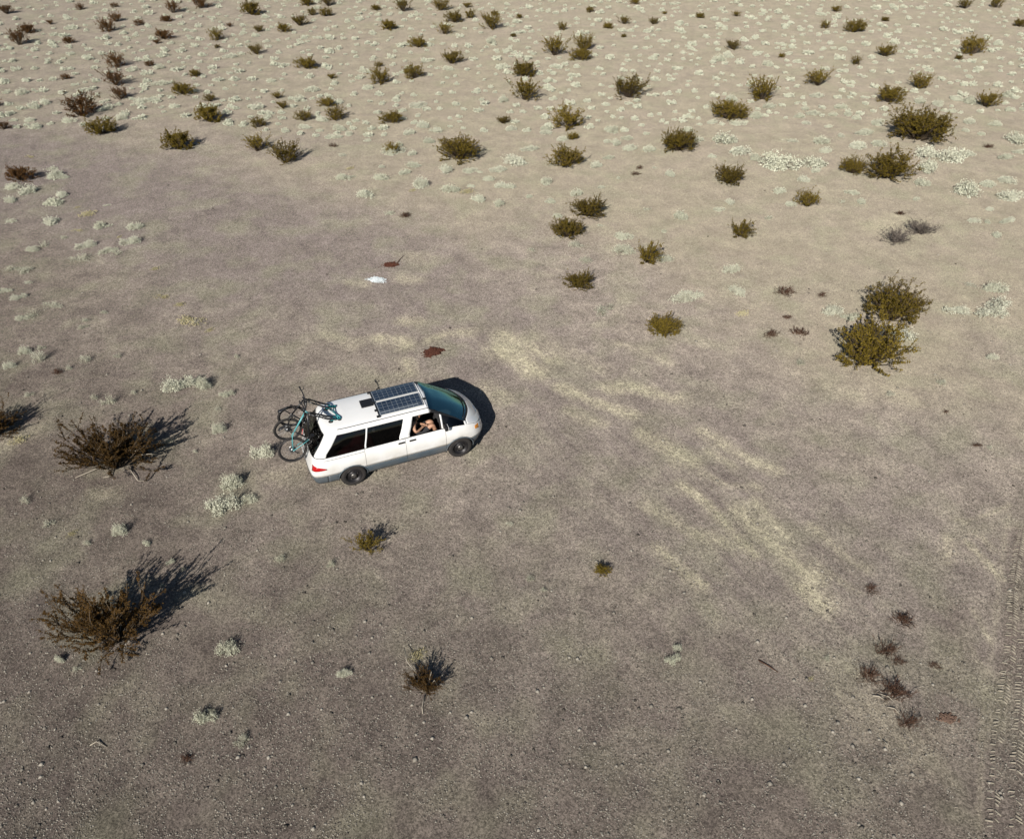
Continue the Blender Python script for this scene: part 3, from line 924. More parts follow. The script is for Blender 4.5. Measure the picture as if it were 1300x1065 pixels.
# far field: the small pale shrubs scattered up to the top of the view
g2 = np.random.default_rng(77)
far_list = []
taken = {}
tries = 0
while len(far_list) < 1500 and tries < 40000:
    tries += 1
    u = g2.random() * 1340 - 20
    v = -14 + g2.random() ** 1.15 * 190
    lim = np.interp(u, [0, 200, 420, 640, 850, 1000, 1300], [165, 150, 175, 170, 165, 150, 140])
    if v > lim:
        continue
    x, y = at(u, v)
    dn = 0.42 + 0.5 * float(vnoise(np.array([x]), np.array([y]), 0.16, 51)[0]) * float(vnoise(np.array([x]), np.array([y]), 0.5, 52)[0]) * 2
    if g2.random() > dn:
        continue
    wm = 0.30 + 0.42 * g2.random() ** 1.6 + 0.15 * (g2.random() > 0.9)
    wp = wm * ppm(x, y)
    if any(abs(u - q[0]) < 0.42 * (wp + q[2]) and abs(v - q[1]) < 0.22 * (wp + q[2]) for q in creo_px):
        continue
    if any(abs(u - q[0]) < 0.4 * (wp + q[2]) and abs(v - q[1]) < 0.2 * (wp + q[2]) for q in pale_px):
        continue
    cell = (int(u // 16), int(v // 9))
    if any(abs(u - q[0]) < 0.62 * (wp + q[2]) and abs(v - q[1]) < 0.34 * (wp + q[2]) for a in (-1, 0, 1) for b in (-1, 0, 1) for q in taken.get((cell[0] + a, cell[1] + b), ())) and g2.random() < 0.85:
        continue
    taken.setdefault(cell, []).append((u, v, wp))
    far_list.append((u, v, wp, 'pale'))
far_list.sort(key=lambda q: -q[2])
room = 298 - sum(1 for p in pale_px if p[3] != 'dark')
far_named, far_rest = far_list[:max(room, 0)], far_list[max(room, 0):]

# ------------------------------------------------------------------ naming one plant among many by where it stands
ORD = ['first', 'second', 'third', 'fourth', 'fifth', 'sixth', 'seventh', 'eighth', 'ninth', 'tenth', 'eleventh', 'twelfth', 'thirteenth', 'fourteenth', 'fifteenth', 'sixteenth',
       'seventeenth', 'eighteenth', 'nineteenth', 'twentieth']
def zone(u, v, fine):
    if v > 640:
        row = 'near the bottom edge' if v > 760 else 'below the van'
    elif v > 440:
        row = 'level with the van'
    elif v > 300:
        row = 'just above the van'
    else:
        cuts = [25, 50, 75, 105, 140, 180, 235] if fine else [50, 100, 150, 220]
        names = ['topmost band'] + [q + ' band from top' for q in ('second', 'third', 'fourth', 'fifth', 'sixth', 'seventh', 'eighth')]
        row = names[sum(v > c for c in cuts)]
    if fine:
        cols = ['by the left edge', 'left of centre', 'at the centre', 'right of centre', 'by the right edge']
        col = cols[int(min(max(u / 260, 0), 4))]
    else:
        cols = ['on the left', 'in the middle', 'on the right']
        col = cols[int(min(max(u / 434, 0), 2))]
    return row, col

def rank_labels(items, look, fine):
    """items: (u, v, key). Gives each a label that holds for it alone: its look, its band and its place in that band"""
    cells = {}
    for i, it in enumerate(items):
        cells.setdefault((it[2],) + zone(it[0], it[1], fine), []).append(i)
    out = {}
    for (k, row, col), ids in cells.items():
        ids.sort(key=lambda i: items[i][0])
        for n_, i in enumerate(ids):
            if len(ids) == 1:
                out[i] = f'{look[k]}, the only one, {row}, {col}'
            else:
                out[i] = f'{look[k]}, {ORD[n_] if n_ < 20 else "last"} from left, {row}, {col}'
    return out

# ------------------------------------------------------------------ plants: the individuals
def put_creo(u, v, wpx, kind, label, i):
    x, y, w = spot(u, v, wpx, 0.40)
    if kind == 'hero':
        st, fo = HERO[i % 3]
    elif kind == 'grey':
        st, fo = GREYB
    else:
        st, fo = CREO[kind][i % len(CREO[kind])]
    r = empty('creosote_bush', (x, y, gz1(x, y) - 0.01), random.choice((0, math.pi)) + random.uniform(-.35, .35))
    hs = random.uniform(0.85, 1.12)
    r.scale = (w * (0.88 if kind == 'big' else 1.0), w * random.uniform(.64, .80), w * hs * (0.72 if kind in ('hero', 'grey', 'big') else 0.86) * (1.35 if v > 660 else 1.0))
    link('stems', st, r)
    link('foliage', fo, r)
    tag(r, label, 'bush', 'creosote bushes')
    return r

look = {'small': 'olive creosote bush', 'brown': 'brownish creosote bush', 'big': 'full olive creosote bush', 'grey': 'dry grey leafless bush', 'hero': 'large rust-brown bush'}
lab = rank_labels([(p[0], p[1], p[3]) for p in creo_px], look, False)
own = {
    (138, 573): 'wide rust-brown bush with bare bleached branches, behind the van and its bicycles',
    (138, 800): 'dense dark brown bush throwing a long shadow, lower left below the van',
    (-14, 545): 'brown bush cut by the left edge, level with the van, mostly its shadow showing',
    (464, 694): 'small upright olive bush on the gravel just below the van rear wheel',
    (538, 872): 'half-dead brown bush with dry stalks at the bottom centre',
    (765, 726): 'tiny lone olive bush on the open gravel, right of and below the van',
}
hero_objs = {}
for i, (u, v, w, k) in enumerate(creo_px):
    l_ = own.get((u, v), lab[i])
    if abs(u - (850 + 828 / 2.889)) < 1 and v > 320:
        l_ = 'upper of the two big olive bushes crowded together at the right'
    if abs(u - (850 + 742 / 2.889)) < 1 and v > 320:
        l_ = 'lower, nearer of the two big olive bushes crowded together at the right'
    hero_objs[(u, v)] = put_creo(u, v, w, k, l_, i)

# bleached bare branches of the two largest bushes
def bare_branches(bush, lines):
    inv = bush.matrix_basis.inverted()
    for pts, r0 in lines:
        w3 = []
        for (u, v, z) in pts:
            x, y = at(u, v, z)
            w3.append(inv @ Vector((x, y, z + gz1(x, y))))
        s = 1.0 / bush.scale[0]
        k = len(w3)
        MB().tube(w3, [r0 * s * (1 - 0.6 * j / (k - 1)) for j in range(k)], 5).build('bare_branch', 'bare', bush, True)
bare_branches(hero_objs[(138, 573)], [
    ([(143, 582, .05), (124, 593, .08), (95, 606, .04)], .022), ([(143, 590, .05), (139, 603, .05), (130, 605, .03)], .018),
    ([(144, 582, .1), (158, 575, .35), (163, 569, .5), (178, 571, .6)], .02), ([(160, 580, .2), (178, 575, .45), (192, 573, .6)], .018),
    ([(162, 590, .05), (170, 602, .06), (174, 608, .03), (186, 608, .03)], .016)])
bare_branches(hero_objs[(538, 872)], [
    ([(540, 882, .03), (545, 868, .25), (548, 855, .45)], .014), ([(540, 884, .03), (536, 900, .03), (537, 908, .02)], .012),
    ([(540, 880, .05), (530, 858, .2), (517, 843, .25), (514, 825, .1)], .016), ([(541, 880, .05), (552, 866, .3), (556, 874, .35)], .012)])

look_p = {'pale': 'pale grey-green shrub', 'yellow': 'yellowish dry low shrub', 'sparse': 'sparse pale twiggy shrub', 'dark': 'low dark brown dry plant'}
allp = pale_px + far_named
# the largest may claim size as well
lab = rank_labels([(p[0], p[1], p[3]) for p in allp], look_p, True)
for i, (u, v, w, k) in enumerate(allp):
    x, y, wm = spot(u, v, w, 0.35)
    if k == 'dark':
        o = link('dry_plant', DARKT[i % 4])
    elif k == 'yellow':
        o = link('pale_shrub', PALEY[i % 2])
    elif k == 'sparse':
        o = link('pale_shrub', WISPS[i % 3] if v > 300 else SPARSE[i % 3])
    else:
        o = link('pale_shrub', WISP[i % 4] if v > 300 else PALE[i % 7])
    o.location = (x, y, gz1(x, y) - 0.005)
    o.rotation_euler = (0, 0, random.choice((0, math.pi)) + random.uniform(-.5, .5))
    ws = wm * (1.25 if k == 'dark' else 0.86 if v > 440 else 1.12)
    tall = 2.0 if v > 440 and k in ('pale', 'sparse') else 1.0
    o.scale = (ws * random.uniform(.9, 1.1), ws * random.uniform(.6, .85), ws * random.uniform(.8, 1.1) * tall)
    tag(o, lab[i], 'plant' if k == 'dark' else 'shrub', 'low dark dry plants' if k == 'dark' else 'pale desert shrubs')

# the rest of the far shrubs, too many to tell apart
src = []
for i in range(3):
    (sv, sf), (lv, lf) = dome_shrub(600 + i, 60, 0.11, 0.42, 8)
    src.append((np.concatenate([sv, lv]), np.concatenate([sf, lf + len(sv)])))
VV, FF, base = [], [], 0
for i, (u, v, w, k) in enumerate(far_rest):
    x, y, wm = spot(u, v, w, 0.35)
    sv, sf = src[i % 3]
    a = random.random() * 6.283
    q = np.stack([(sv[:, 0] * math.cos(a) - sv[:, 1] * math.sin(a)) * wm + x, (sv[:, 0] * math.sin(a) + sv[:, 1] * math.cos(a)) * wm + y, sv[:, 2] * wm + gz1(x, y)], -1)
    VV.append(q)
    FF.append(sf + base)
    base += len(sv)
scr = link('scrub', np_mesh('scrub', np.concatenate(VV), np.concatenate(FF), 'pale_leaf'))
scr['kind'] = 'stuff'
scr['label'] = 'scatter of tiny pale shrubs across the far desert flat'

# straw-like tufts and stalks around the foreground: fine litter nobody would count
segs = []
for i in range(1500):
    u, v = rng.random() * 1360 - 30, 330 + rng.random() * 760
    x, y = at(u, v)
    if vnoise(np.array([x]), np.array([y]), 0.4, 61)[0] < 0.5:
        continue
    a = rng.random() * 6.283
    ln = 0.04 + 0.10 * rng.random() ** 2
    z = gz1(x, y) + 0.006
    segs.append((np.array([[x, y, z], [x + math.cos(a) * ln * .5, y + math.sin(a) * ln * .5, z + .012 * rng.random()], [x + math.cos(a + .3) * ln, y + math.sin(a + .3) * ln, z]]), 0.004, 0.003))
lit = link('straw_litter', np_mesh('straw_litter', *strips(segs), 'bare'))
lit['kind'] = 'stuff'
lit['label'] = 'scattered short straws and twigs lying on the ground'

# fallen sticks
for pts, r, l_ in [
    ([(963, 838), (975, 846), (988, 853)], .014, 'dark thin stick lying on the gravel at the lower right of the centre'),
    ([(1108, 882), (1116, 884), (1124, 888)], .016, 'bleached stick under the dark dry plants, upper of three'),
    ([(1127, 896), (1136, 899), (1143, 905)], .014, 'bleached stick under the dark dry plants, lowest of three'),
    ([(1116, 879), (1128, 884), (1136, 890)], .012, 'bleached stick under the dark dry plants, middle of three'),
    ([(502, 336), (507, 330), (512, 324)], .016, 'thin dark stick poking out of the small rust-red debris patch'),
    ([(113, 944), (122, 940), (134, 946)], .014, 'pale curved stick lying near the bottom left corner'),
    ([(1121, 937), (1126, 944), (1128, 950)], .011, 'short pale stick near the bottom, right of the dark dry plants')]:
    w3 = []
    for j, (u, v) in enumerate(pts):
        x, y = at(u, v)
        w3.append((x, y, gz1(x, y) + r * 0.9 + (0.03 if j == 1 else 0)))
    base = Vector(w3[0])
    o = MB().tube([Vector(p) - base for p in w3], [r, r * .8, r * .4], 6).build('dead_stick', 'dark_twig' if 'dark' in l_.split()[0:2] else 'dead_stick', None, True)
    o.location = base
    tag(o, l_, 'stick', 'fallen sticks')

# patches of coloured chips
def chip_patch(name, u, v, wpx, mat, n, label, seed, hmax=0.05, aspect=0.8):
    x0, y0 = at(u, v)
    w = wpx / ppm(x0, y0)
    g = np.random.default_rng(seed)
    aa = g.random(n) * 6.283
    lob = 0.85 + 0.18 * np.sin(aa * 2 + seed) + 0.12 * np.sin(aa * 5 + seed * 2)
    rr = np.sqrt(g.random(n)) * lob * (0.8 + 0.5 * g.random(n) ** 3)
    xs, ys = rr * np.cos(aa) * w / 2, rr * np.sin(aa) * w / 2 * aspect
    sv, sf = stones(n, xs + x0, ys + y0, 0.018 + 0.02 * g.random(n), seed)
    lift = np.repeat((1 - np.clip(rr, 0, 1) ** 2) * hmax, 6)
    sv[:, 2] += lift
    sv -= np.array([x0, y0, 0])
    # a low mound under the chips
    m = 20
    cen = np.array([[0, 0, gz1(x0, y0) + hmax + .006]])
    mid_ = np.array([[math.cos(2 * math.pi * j / m) * w * .20, math.sin(2 * math.pi * j / m) * w * .20 * aspect, 0] for j in range(m)])
    rim = np.array([[math.cos(2 * math.pi * j / m) * w * (.30 + .12 * g.random()), math.sin(2 * math.pi * j / m) * w * aspect * (.30 + .12 * g.random()), 0] for j in range(m)])
    mid_[:, 2] = gz(mid_[:, 0] + x0, mid_[:, 1] + y0) + hmax * .65
    rim[:, 2] = gz(rim[:, 0] + x0, rim[:, 1] + y0) - .004
    mv = np.concatenate([cen, mid_, rim])
    mf = [(0, 1 + j, 1 + (j + 1) % m) for j in range(m)]
    for j in range(m):
        a, b, c, d = 1 + j, 1 + (j + 1) % m, 1 + m + (j + 1) % m, 1 + m + j
        mf += [(a, d, c), (a, c, b)]
    V = np.concatenate([mv, sv])
    F = np.concatenate([np.array(mf), sf + len(mv)])
    o = link(name, np_mesh(name, V, F, mat))
    o.location = (x0, y0, 0)
    tag(o, label, 'debris')
    o['kind'] = 'thing'
chip_patch('red_chip_heap', 550, 447, 29, 'rust_stone', 620, 'round rust-red heap of chips on the ground just above the van', 31)
chip_patch('red_chip_heap', 496, 335, 25, 'rust_stone', 170, 'ragged rust-red debris with a stick in it, farther off than the white patch', 32, 0.03, 0.7)
M['faint_rust'] = leafy('faint_rust_chips', (0.12, 0.082, 0.062), (0.18, 0.115, 0.085), transl=0)
chip_patch('red_chip_heap', 1204, 910, 24, 'faint_rust', 150, 'faint rust-red patch near the wheel track at the lower right', 33, 0.012, 0.8)
chip_patch('white_chip_heap', 478, 355, 25, 'white_chip', 320, 'small bright white heap of chips on the bare ground above the van', 34, 0.05, 0.7)

# ------------------------------------------------------------------ the minivan
# van coordinates: x forward from the rear axle, second number = distance to the van's right-hand side (towards the camera), z up
def W(x, yr, z):
    return (x, -yr, z)

van = empty('minivan', (VX, VY, 0.0), VA)
tag(van, 'white rounded minivan with grey lower body, solar panels on its roof and bicycles behind', 'van')

KR = [0, 2, 5, 8, 11]
def G(x5, x8):
    return [(x5, .80, .26), (x5, .885, .55), (x5, .845, 1.12), (x8, .62, 1.70), (x8, 0, 1.775)]
STN = [
    ('e0', [(-.97, 0, .28), (-1.05, 0, .56), (-.92, 0, 1.12), (-.50, 0, 1.70), (-.34, 0, 1.755)]),
    ('e1', [(-.965, .42, .28), (-1.04, .43, .56), (-.91, .42, 1.12), (-.49, .30, 1.70), (-.30, 0, 1.757)]),
    ('e2', [(-.93, .68, .28), (-1.00, .72, .56), (-.87, .68, 1.12), (-.455, .48, 1.70), (-.24, 0, 1.76)]),
    ('e3', [(-.84, .77, .28), (-.90, .84, .56), (-.78, .79, 1.12), (-.40, .565, 1.70), (-.18, 0, 1.763)]),
    ('e4', [(-.62, .80, .27), (-.62, .885, .55), (-.60, .835, 1.12), (-.16, .605, 1.70), (.0, 0, 1.768)]),
    ('s5', G(-.30, .10)), ('s6', G(.04, .30)), ('s7a', G(.38, .52)), ('s7b', G(.42, .56)), ('s8', G(.85, 1.02)), ('s9', G(1.27, 1.49)), ('s10', G(1.54, 1.72)), ('s11', G(1.95, 1.96)),
    ('top', [(2.2, .80, .26), (2.2, .885, .55), (2.2, .845, 1.12), (2.15, .615, 1.69), (2.22, 0, 1.757)]),
    ('12a', [(2.40, .80, .26), (2.40, .885, .55), (2.40, .843, 1.115), (2.40, .63, 1.55), (2.50, 0, 1.625)]),
    ('12b', [(2.44, .80, .26), (2.44, .885, .55), (2.44, .843, 1.115), (2.45, .635, 1.515), (2.555, 0, 1.598)]),
    ('13', [(2.72, .80, .26), (2.72, .885, .55), (2.72, .84, 1.10), (2.74, .66, 1.31), (2.91, 0, 1.39)]),
    ('14', [(3.00, .80, .26), (3.00, .88, .55), (3.02, .82, 1.05), (3.03, .70, 1.10), (3.27, 0, 1.13)]),
    ('14c', [(3.08, .795, .26), (3.10, .87, .55), (3.10, .805, 1.03), (3.11, .655, 1.065), (3.34, 0, 1.075)]),
    ('15', [(3.22, .76, .26), (3.30, .82, .55), (3.30, .74, .95), (3.27, .545, 1.00), (3.40, 0, 1.02)]),
    ('16', [(3.40, .61, .27), (3.51, .66, .54), (3.48, .585, .855), (3.44, .39, .90), (3.475, 0, .945)]),
    ('17', [(3.50, .36, .27), (3.655, .38, .53), (3.585, .34, .785), (3.545, .21, .83), (3.53, 0, .885)]),
    ('18', [(3.53, 0, .27), (3.70, 0, .53), (3.62, 0, .76), (3.575, 0, .80), (3.54, 0, .84)]),
]
SN = {s[0]: i for i, s in enumerate(STN)}
rows = np.zeros((len(STN), 12, 3))
for i, (nm, k) in enumerate(STN):
    a = np.array(k, float)
    edge = 1.0 if a[1][1] > 0.5 else a[1][1] / 0.5
    fr = min(1.0, abs(a[3][1]) / 0.5)
    for j, p in zip(KR, a):
        rows[i, j] = p
    rows[i, 1] = a[0] * .5 + a[1] * .5
    rows[i, 1, 1] += .022 * edge
    out = np.array([1 if i > 17 else (-1 if i < 4 else 0), 0, 0])
    for j, t, bl in ((3, .44, .033), (4, .82, .023)):
        p = a[1] * (1 - t) + a[2] * t
        p[1] += bl * edge
        rows[i, j] = p + out * bl * (1 - edge) * .8
    rows[i, 1] += out * .02 * (1 - edge)
    for j, t, bl in ((6, .45, .031), (7, .86, .030)):
        p = a[2] * (1 - t) + a[3] * t
        hs = min(1.0, (a[3][2] - a[2][2]) / .5) if a[3][2] > a[2][2] else 0
        p[1] += bl * edge * hs
        rows[i, j] = p + out * bl * .5 * (1 - edge)
    for j, t, bl in ((9, .32, .024), (10, .68, .018)):
        p = a[3] * (1 - t) + a[4] * t
        if i > SN['top']:
            # a curved screen and bonnet: the middle is reached early
            p[0] = a[3][0] + (a[4][0] - a[3][0]) * (1 - (1 - t) ** 2)
            p[2] = a[3][2] + (a[4][2] - a[3][2]) * (1 - (1 - t) ** 2)
            p[2] += bl * .6 * fr
        else:
            p[2] += bl * fr
        rows[i, j] = p

def pchip(xk, yk, x):
    h = np.diff(xk)
    dl = np.diff(yk) / h
    m = np.zeros(len(xk))
    for i in range(1, len(xk) - 1):
        if dl[i - 1] * dl[i] > 0:
            w1, w2 = 2 * h[i] + h[i - 1], h[i] + 2 * h[i - 1]
            m[i] = (w1 + w2) / (w1 / dl[i - 1] + w2 / dl[i])
    m[0], m[-1] = dl[0], dl[-1]
    k = np.clip(np.searchsorted(xk, x) - 1, 0, len(h) - 1)
    t = (x - xk[k]) / h[k]
    return (2 * t**3 - 3 * t**2 + 1) * yk[k] + (t**3 - 2 * t**2 + t) * h[k] * m[k] + (-2 * t**3 + 3 * t**2) * yk[k + 1] + (t**3 - t**2) * h[k] * m[k + 1]

tk = np.concatenate([[0], np.cumsum(np.linalg.norm(np.diff(rows[:, 3], axis=0), axis=1))])
rk = np.concatenate([[0], np.cumsum(np.linalg.norm(np.diff(rows[9], axis=0), axis=1))])
tf, ti = [], []
for i in range(len(tk) - 1):
    n_ = max(1, int(math.ceil((tk[i + 1] - tk[i]) / .055)))
    for q in range(n_):
        tf.append(tk[i] + (tk[i + 1] - tk[i]) * q / n_)
        ti.append(i)
tf.append(tk[-1])
rf, ri = [], []
for i in range(11):
    for q in range(3):
        rf.append(rk[i] + (rk[i + 1] - rk[i]) * q / 3)
        ri.append(i)
rf.append(rk[-1])
tf, rf = np.array(tf), np.array(rf)
S1 = np.zeros((len(tf), 12, 3))
for j in range(12):
    for c in range(3):
        S1[:, j, c] = pchip(tk, rows[:, j, c], tf)
SH = np.zeros((len(tf), len(rf), 3))
for i in range(len(tf)):
    for c in range(3):
        SH[i, :, c] = pchip(rk, S1[i, :, c], rf)

def surf(t, r):
    """a point of the shell at station place t and row place r (fractions of the key indices)"""
    def at_key(arr, q):
        i = int(min(max(math.floor(q), 0), len(arr) - 2))
        return arr[i] + (arr[i + 1] - arr[i]) * (q - i)
    tt, rr_ = at_key(tk, t), at_key(rk, r)
    i = int(np.clip(np.searchsorted(tf, tt) - 1, 0, len(tf) - 2))
    j = int(np.clip(np.searchsorted(rf, rr_) - 1, 0, len(rf) - 2))
    a = (tt - tf[i]) / (tf[i + 1] - tf[i])
    b = (rr_ - rf[j]) / (rf[j + 1] - rf[j])
    return (SH[i, j] * (1 - a) + SH[i + 1, j] * a) * (1 - b) + (SH[i, j + 1] * (1 - a) + SH[i + 1, j + 1] * a) * b

def surf_n(t, r):
    e = .02
    du = surf(t + e, r) - surf(t - e, r)
    dv = surf(t, r + e) - surf(t, r - e)
    n_ = np.cross(du, dv)
    n_ /= np.linalg.norm(n_) + 1e-9
    p = surf(t, r)
    c = np.array([1.3, 0, .9])
    return n_ if np.dot(n_, p - c) > 0 else -n_

WHEELS = [(0.0, .33), (2.86, .33)]
ARCH = .375
for (wx, wz) in WHEELS:                     # pull the skin back to the round wheel openings
    pass

def region(i, j):
    s, r = ti[i], ri[j]
    if r <= 1:
        if s < SN['e4']:
            return 'rear_bumper'
        if s >= SN['14']:
            return 'front_bumper'
        return 'lower_cladding'
    if s < SN['e2'] and r in (5, 6):
        return 'rear_window'
    if SN['e4'] <= s < SN['s7a'] and r in (5, 6):
        return 'rear_side_window'
    if SN['s7b'] <= s < SN['s9'] and r in (5, 6):
        return 'middle_side_window'
    if SN['s10'] <= s < SN['12a'] and r in (5, 6):
        return 'front_side_window'
    if SN['12b'] <= s < SN['14'] and r in (5, 6):
        return 'quarter_window'
    if SN['top'] <= s < SN['14'] and r == 7:
        return 'windscreen_pillar'
    if SN['top'] <= s < SN['14'] and r >= 8:
        return 'windscreen'
    if SN['14'] <= s < SN['14c'] and r >= 7:
        return 'cowl'
    if s >= SN['14c'] and r >= 5:
        return 'bonnet'
    return 'body_shell'

parts = {}
nT, nR = len(tf), len(rf)
def inside(p):
    for (wx, wz) in WHEELS:
        if (p[0] - wx) ** 2 + (p[2] - wz) ** 2 < ARCH ** 2 and p[1] > .6:
            return (wx, wz)
    return None
for side in (1, -1):
    for i in range(nT - 1):
        for j in range(nR - 1):
            q = [SH[i, j], SH[i + 1, j], SH[i + 1, j + 1], SH[i, j + 1]]
            ins = [inside(p) for p in q]
            if all(ins):
                continue
            reg = region(i, j)
            if reg == 'front_side_window' and side == 1:
                continue                                        # wound down on the camera's side
            if reg.endswith('side_window') or reg in ('quarter_window', 'windscreen_pillar'):
                reg = (reg, side)
            pts = []
            for p, w_ in zip(q, ins):
                p = p.copy()
                if w_:
                    d = np.array([p[0] - w_[0], p[2] - w_[1]])
                    d = d / (np.linalg.norm(d) + 1e-9) * ARCH
                    p[0], p[2] = w_[0] + d[0], w_[1] + d[1]
                pts.append((round(p[0], 5), round(-p[1] * side, 5), round(p[2], 5)))
            parts.setdefault(reg, []).append(pts)

def weld(name, quads, mat, solid=0.0):
    ids, V, F = {}, [], []
    for q in quads:
        f = []
        for p in q:
            p = (p[0], 0.0 if abs(p[1]) < 1e-4 else p[1], p[2])
            if p not in ids:
                ids[p] = len(V)
                V.append(p)
            if ids[p] not in f:
                f.append(ids[p])
        if len(f) >= 3:
            F.append(tuple(f))
    me = bpy.data.meshes.new(name)
    me.from_pydata(V, [], F)
    bm = bmesh.new()
    bm.from_mesh(me)
    bmesh.ops.recalc_face_normals(bm, faces=bm.faces)
    cen = Vector((1.3, 0, .9))
    sc = sum((f.calc_center_median() - cen).dot(f.normal) * f.calc_area() for f in bm.faces)
    if sc < 0:
        bmesh.ops.reverse_faces(bm, faces=bm.faces)
    bm.to_mesh(me)
    bm.free()
    me.materials.append(M[mat])
    me.polygons.foreach_set('use_smooth', [True] * len(me.polygons))
    o = link(name, me, van)
    if solid:
        m = o.modifiers.new('thickness', 'SOLIDIFY')
        m.thickness = solid
        m.offset = -1
        m.use_even_offset = False
    return o

MATS = {'body_shell': 'white', 'bonnet': 'white', 'lower_cladding': 'grey', 'rear_bumper': 'grey', 'front_bumper': 'grey', 'rear_window': 'glass_rear', 'windscreen': 'glass_wind', 'cowl': 'black',
        'rear_side_window': 'glass_side', 'middle_side_window': 'glass_side', 'front_side_window': 'glass_side', 'quarter_window': 'glass_side', 'windscreen_pillar': 'black'}
for reg, quads in parts.items():
    nm = reg if isinstance(reg, str) else reg[0]
    weld(nm, quads, MATS[nm], 0.018 if MATS[nm] in ('white', 'grey', 'black') else 0.0)

def skin_line(name, ts, rs, rad, mat, off=.003, n=6, side=1):
    """a thin line laid along the shell"""
    pts = []
    for t, r in zip(ts, rs):
        p = surf(t, r) + surf_n(t, r) * off
        pts.append((p[0], -p[1] * side, p[2]))
    return MB().tube(pts, rad, n).build(name, mat, van, True)

def skin_patch(name, t0, t1, lo, hi, mat, off=.008, nt=10, nr=4, side=1, parent=None):
    """a thin cap standing proud of the shell between two row curves lo(f), hi(f)"""
    mb = MB()
    V = []
    for k in (off, -.004):
        for a in range(nt + 1):
            f = a / nt
            t = t0 + (t1 - t0) * f
            for b in range(nr + 1):
                r = lo(f) + (hi(f) - lo(f)) * b / nr
                p = surf(t, r) + surf_n(t, r) * k
                V.append((p[0], -p[1] * side, p[2]))
    F = []
    m = (nt + 1) * (nr + 1)
    w = nr + 1
    for a in range(nt):
        for b in range(nr):
            q = a * w + b
            F.append((q, q + w, q + w + 1, q + 1))
            F.append((m + q, m + q + 1, m + q + w + 1, m + q + w))
    for a in range(nt):
        for b in (0, nr):
            q = a * w + b
            F.append((q, q + w, m + q + w, m + q))
    for b in range(nr):
        for a in (0, nt):
            q = a * w + b
            F.append((q, q + 1, m + q + 1, m + q))
    mb.add(V, F)
    return mb.build(name, mat, parent or van, True)

for sd in (1, -1):
    skin_line('belt_moulding', np.linspace(2.0, SN['14'], 60), [5.0] * 60, .011, 'black', .002, side=sd)
    skin_line('drip_rail', np.linspace(SN['e4'] - .1, SN['top'], 40), [8.15] * 40, .010, 'black', .002, side=sd)
    skin_line('door_seam', [SN['s9'] + .55] * 16, np.linspace(1.2, 5, 16), .0045, 'black', -.0015, side=sd)
    skin_line('door_seam', [SN['s7a'] - .05] * 16, np.linspace(2.0, 5, 16), .0045, 'black', -.0015, side=sd)
    skin_line('door_seam', [SN['12b'] + .15] * 16, np.linspace(1.2, 5, 16), .0045, 'black', -.0015, side=sd)
    skin_line('door_track', np.linspace(SN['e4'] - .3, SN['s7a'] - .1, 24), [4.25] * 24, .006, 'black', -.001, side=sd)
    skin_line('bonnet_seam', np.linspace(SN['14c'], SN['16'] + .8, 20), [5.0] * 20, .0045, 'black', -.001, side=sd)
    skin_line('bumper_seam', np.linspace(0, SN['e4'], 30), [2.0] * 30, .006, 'black', -.001, side=sd)
    tl = skin_patch('tail_light', 1.9, 3.95, lambda f: 2.72 + .25 * f, lambda f: 3.5 + .35 * math.sin(f * 1.9) - .75 * f, 'red_lens', .012, side=sd)
    skin_patch('headlight', SN['15'] + .75, SN['17'] + .25, lambda f: 3.35, lambda f: 4.5, 'clear', .008, side=sd)
    skin_patch('turn_signal', SN['15'] + .05, SN['15'] + .7, lambda f: 3.5 - .1 * f, lambda f: 4.1 + .4 * f, 'amber', .010, side=sd)
    for t in (SN['s9'] + .15, SN['s10'] + .15):
        p, nn = surf(t, 4.05), surf_n(t, 4.05)
        c = p + nn * .012
        MB().box((c[0], -c[1] * sd, c[2]), (.17, .03, .045)).build('door_handle', 'black', van, bevel=.01)
    # mirror
    if sd == -1:
        continue                                            # the far one is folded away out of sight
    p = surf(SN['12b'] + .1, 5.15)
    mo = MB().box((p[0] + .02, -(p[1] + .09) * sd, p[2] + .05), (.10, .19, .13)).build('door_mirror', 'black', van, bevel=.03)
    MB().box((p[0] + .068, -(p[1] + .10) * sd, p[2] + .055), (.012, .16, .10)).build('mirror_cap', 'white', mo, bevel=.004)
skin_line('window_surround', [0] + [2.0] * 14 + [2.0], [7.05] + list(np.linspace(7.0, 5.0, 14)) + [5.0], .010, 'black', .002, side=1)
skin_line('window_surround', [2.0] * 15, np.linspace(7.0, 5.0, 15), .010, 'black', .002, side=-1)
for sd in (1, -1):
    skin_line('window_surround', np.linspace(0, 2.0, 12), [5.0] * 12, .011, 'black', .002, side=sd)
    skin_line('window_surround', np.linspace(0, 2.0, 12), [7.0] * 12, .011, 'black', .002, side=sd)
# tailgate shut line, number plate, wipers
for k, (y0, y1) in enumerate(((-.62, .05), (.02, .62))):
    pts = []
    for f in np.linspace(0, 1, 8):
        y = y0 + (y1 - y0) * f
        rr_ = 8 + 3 * (1 - abs(y) / .68)
        p = surf(SN['14'] - .12 - .10 * f, rr_) + surf_n(SN['14'] - .12, rr_) * .014
        pts.append((p[0], p[1] * (1 if y > 0 else -1), p[2]))
    MB().tube(pts, .011, 6).build('wiper', 'black', van, True)
MB().box(W(-1.055, 0, .76), (.012, .32, .16)).build('number_plate', 'white_plastic', van)

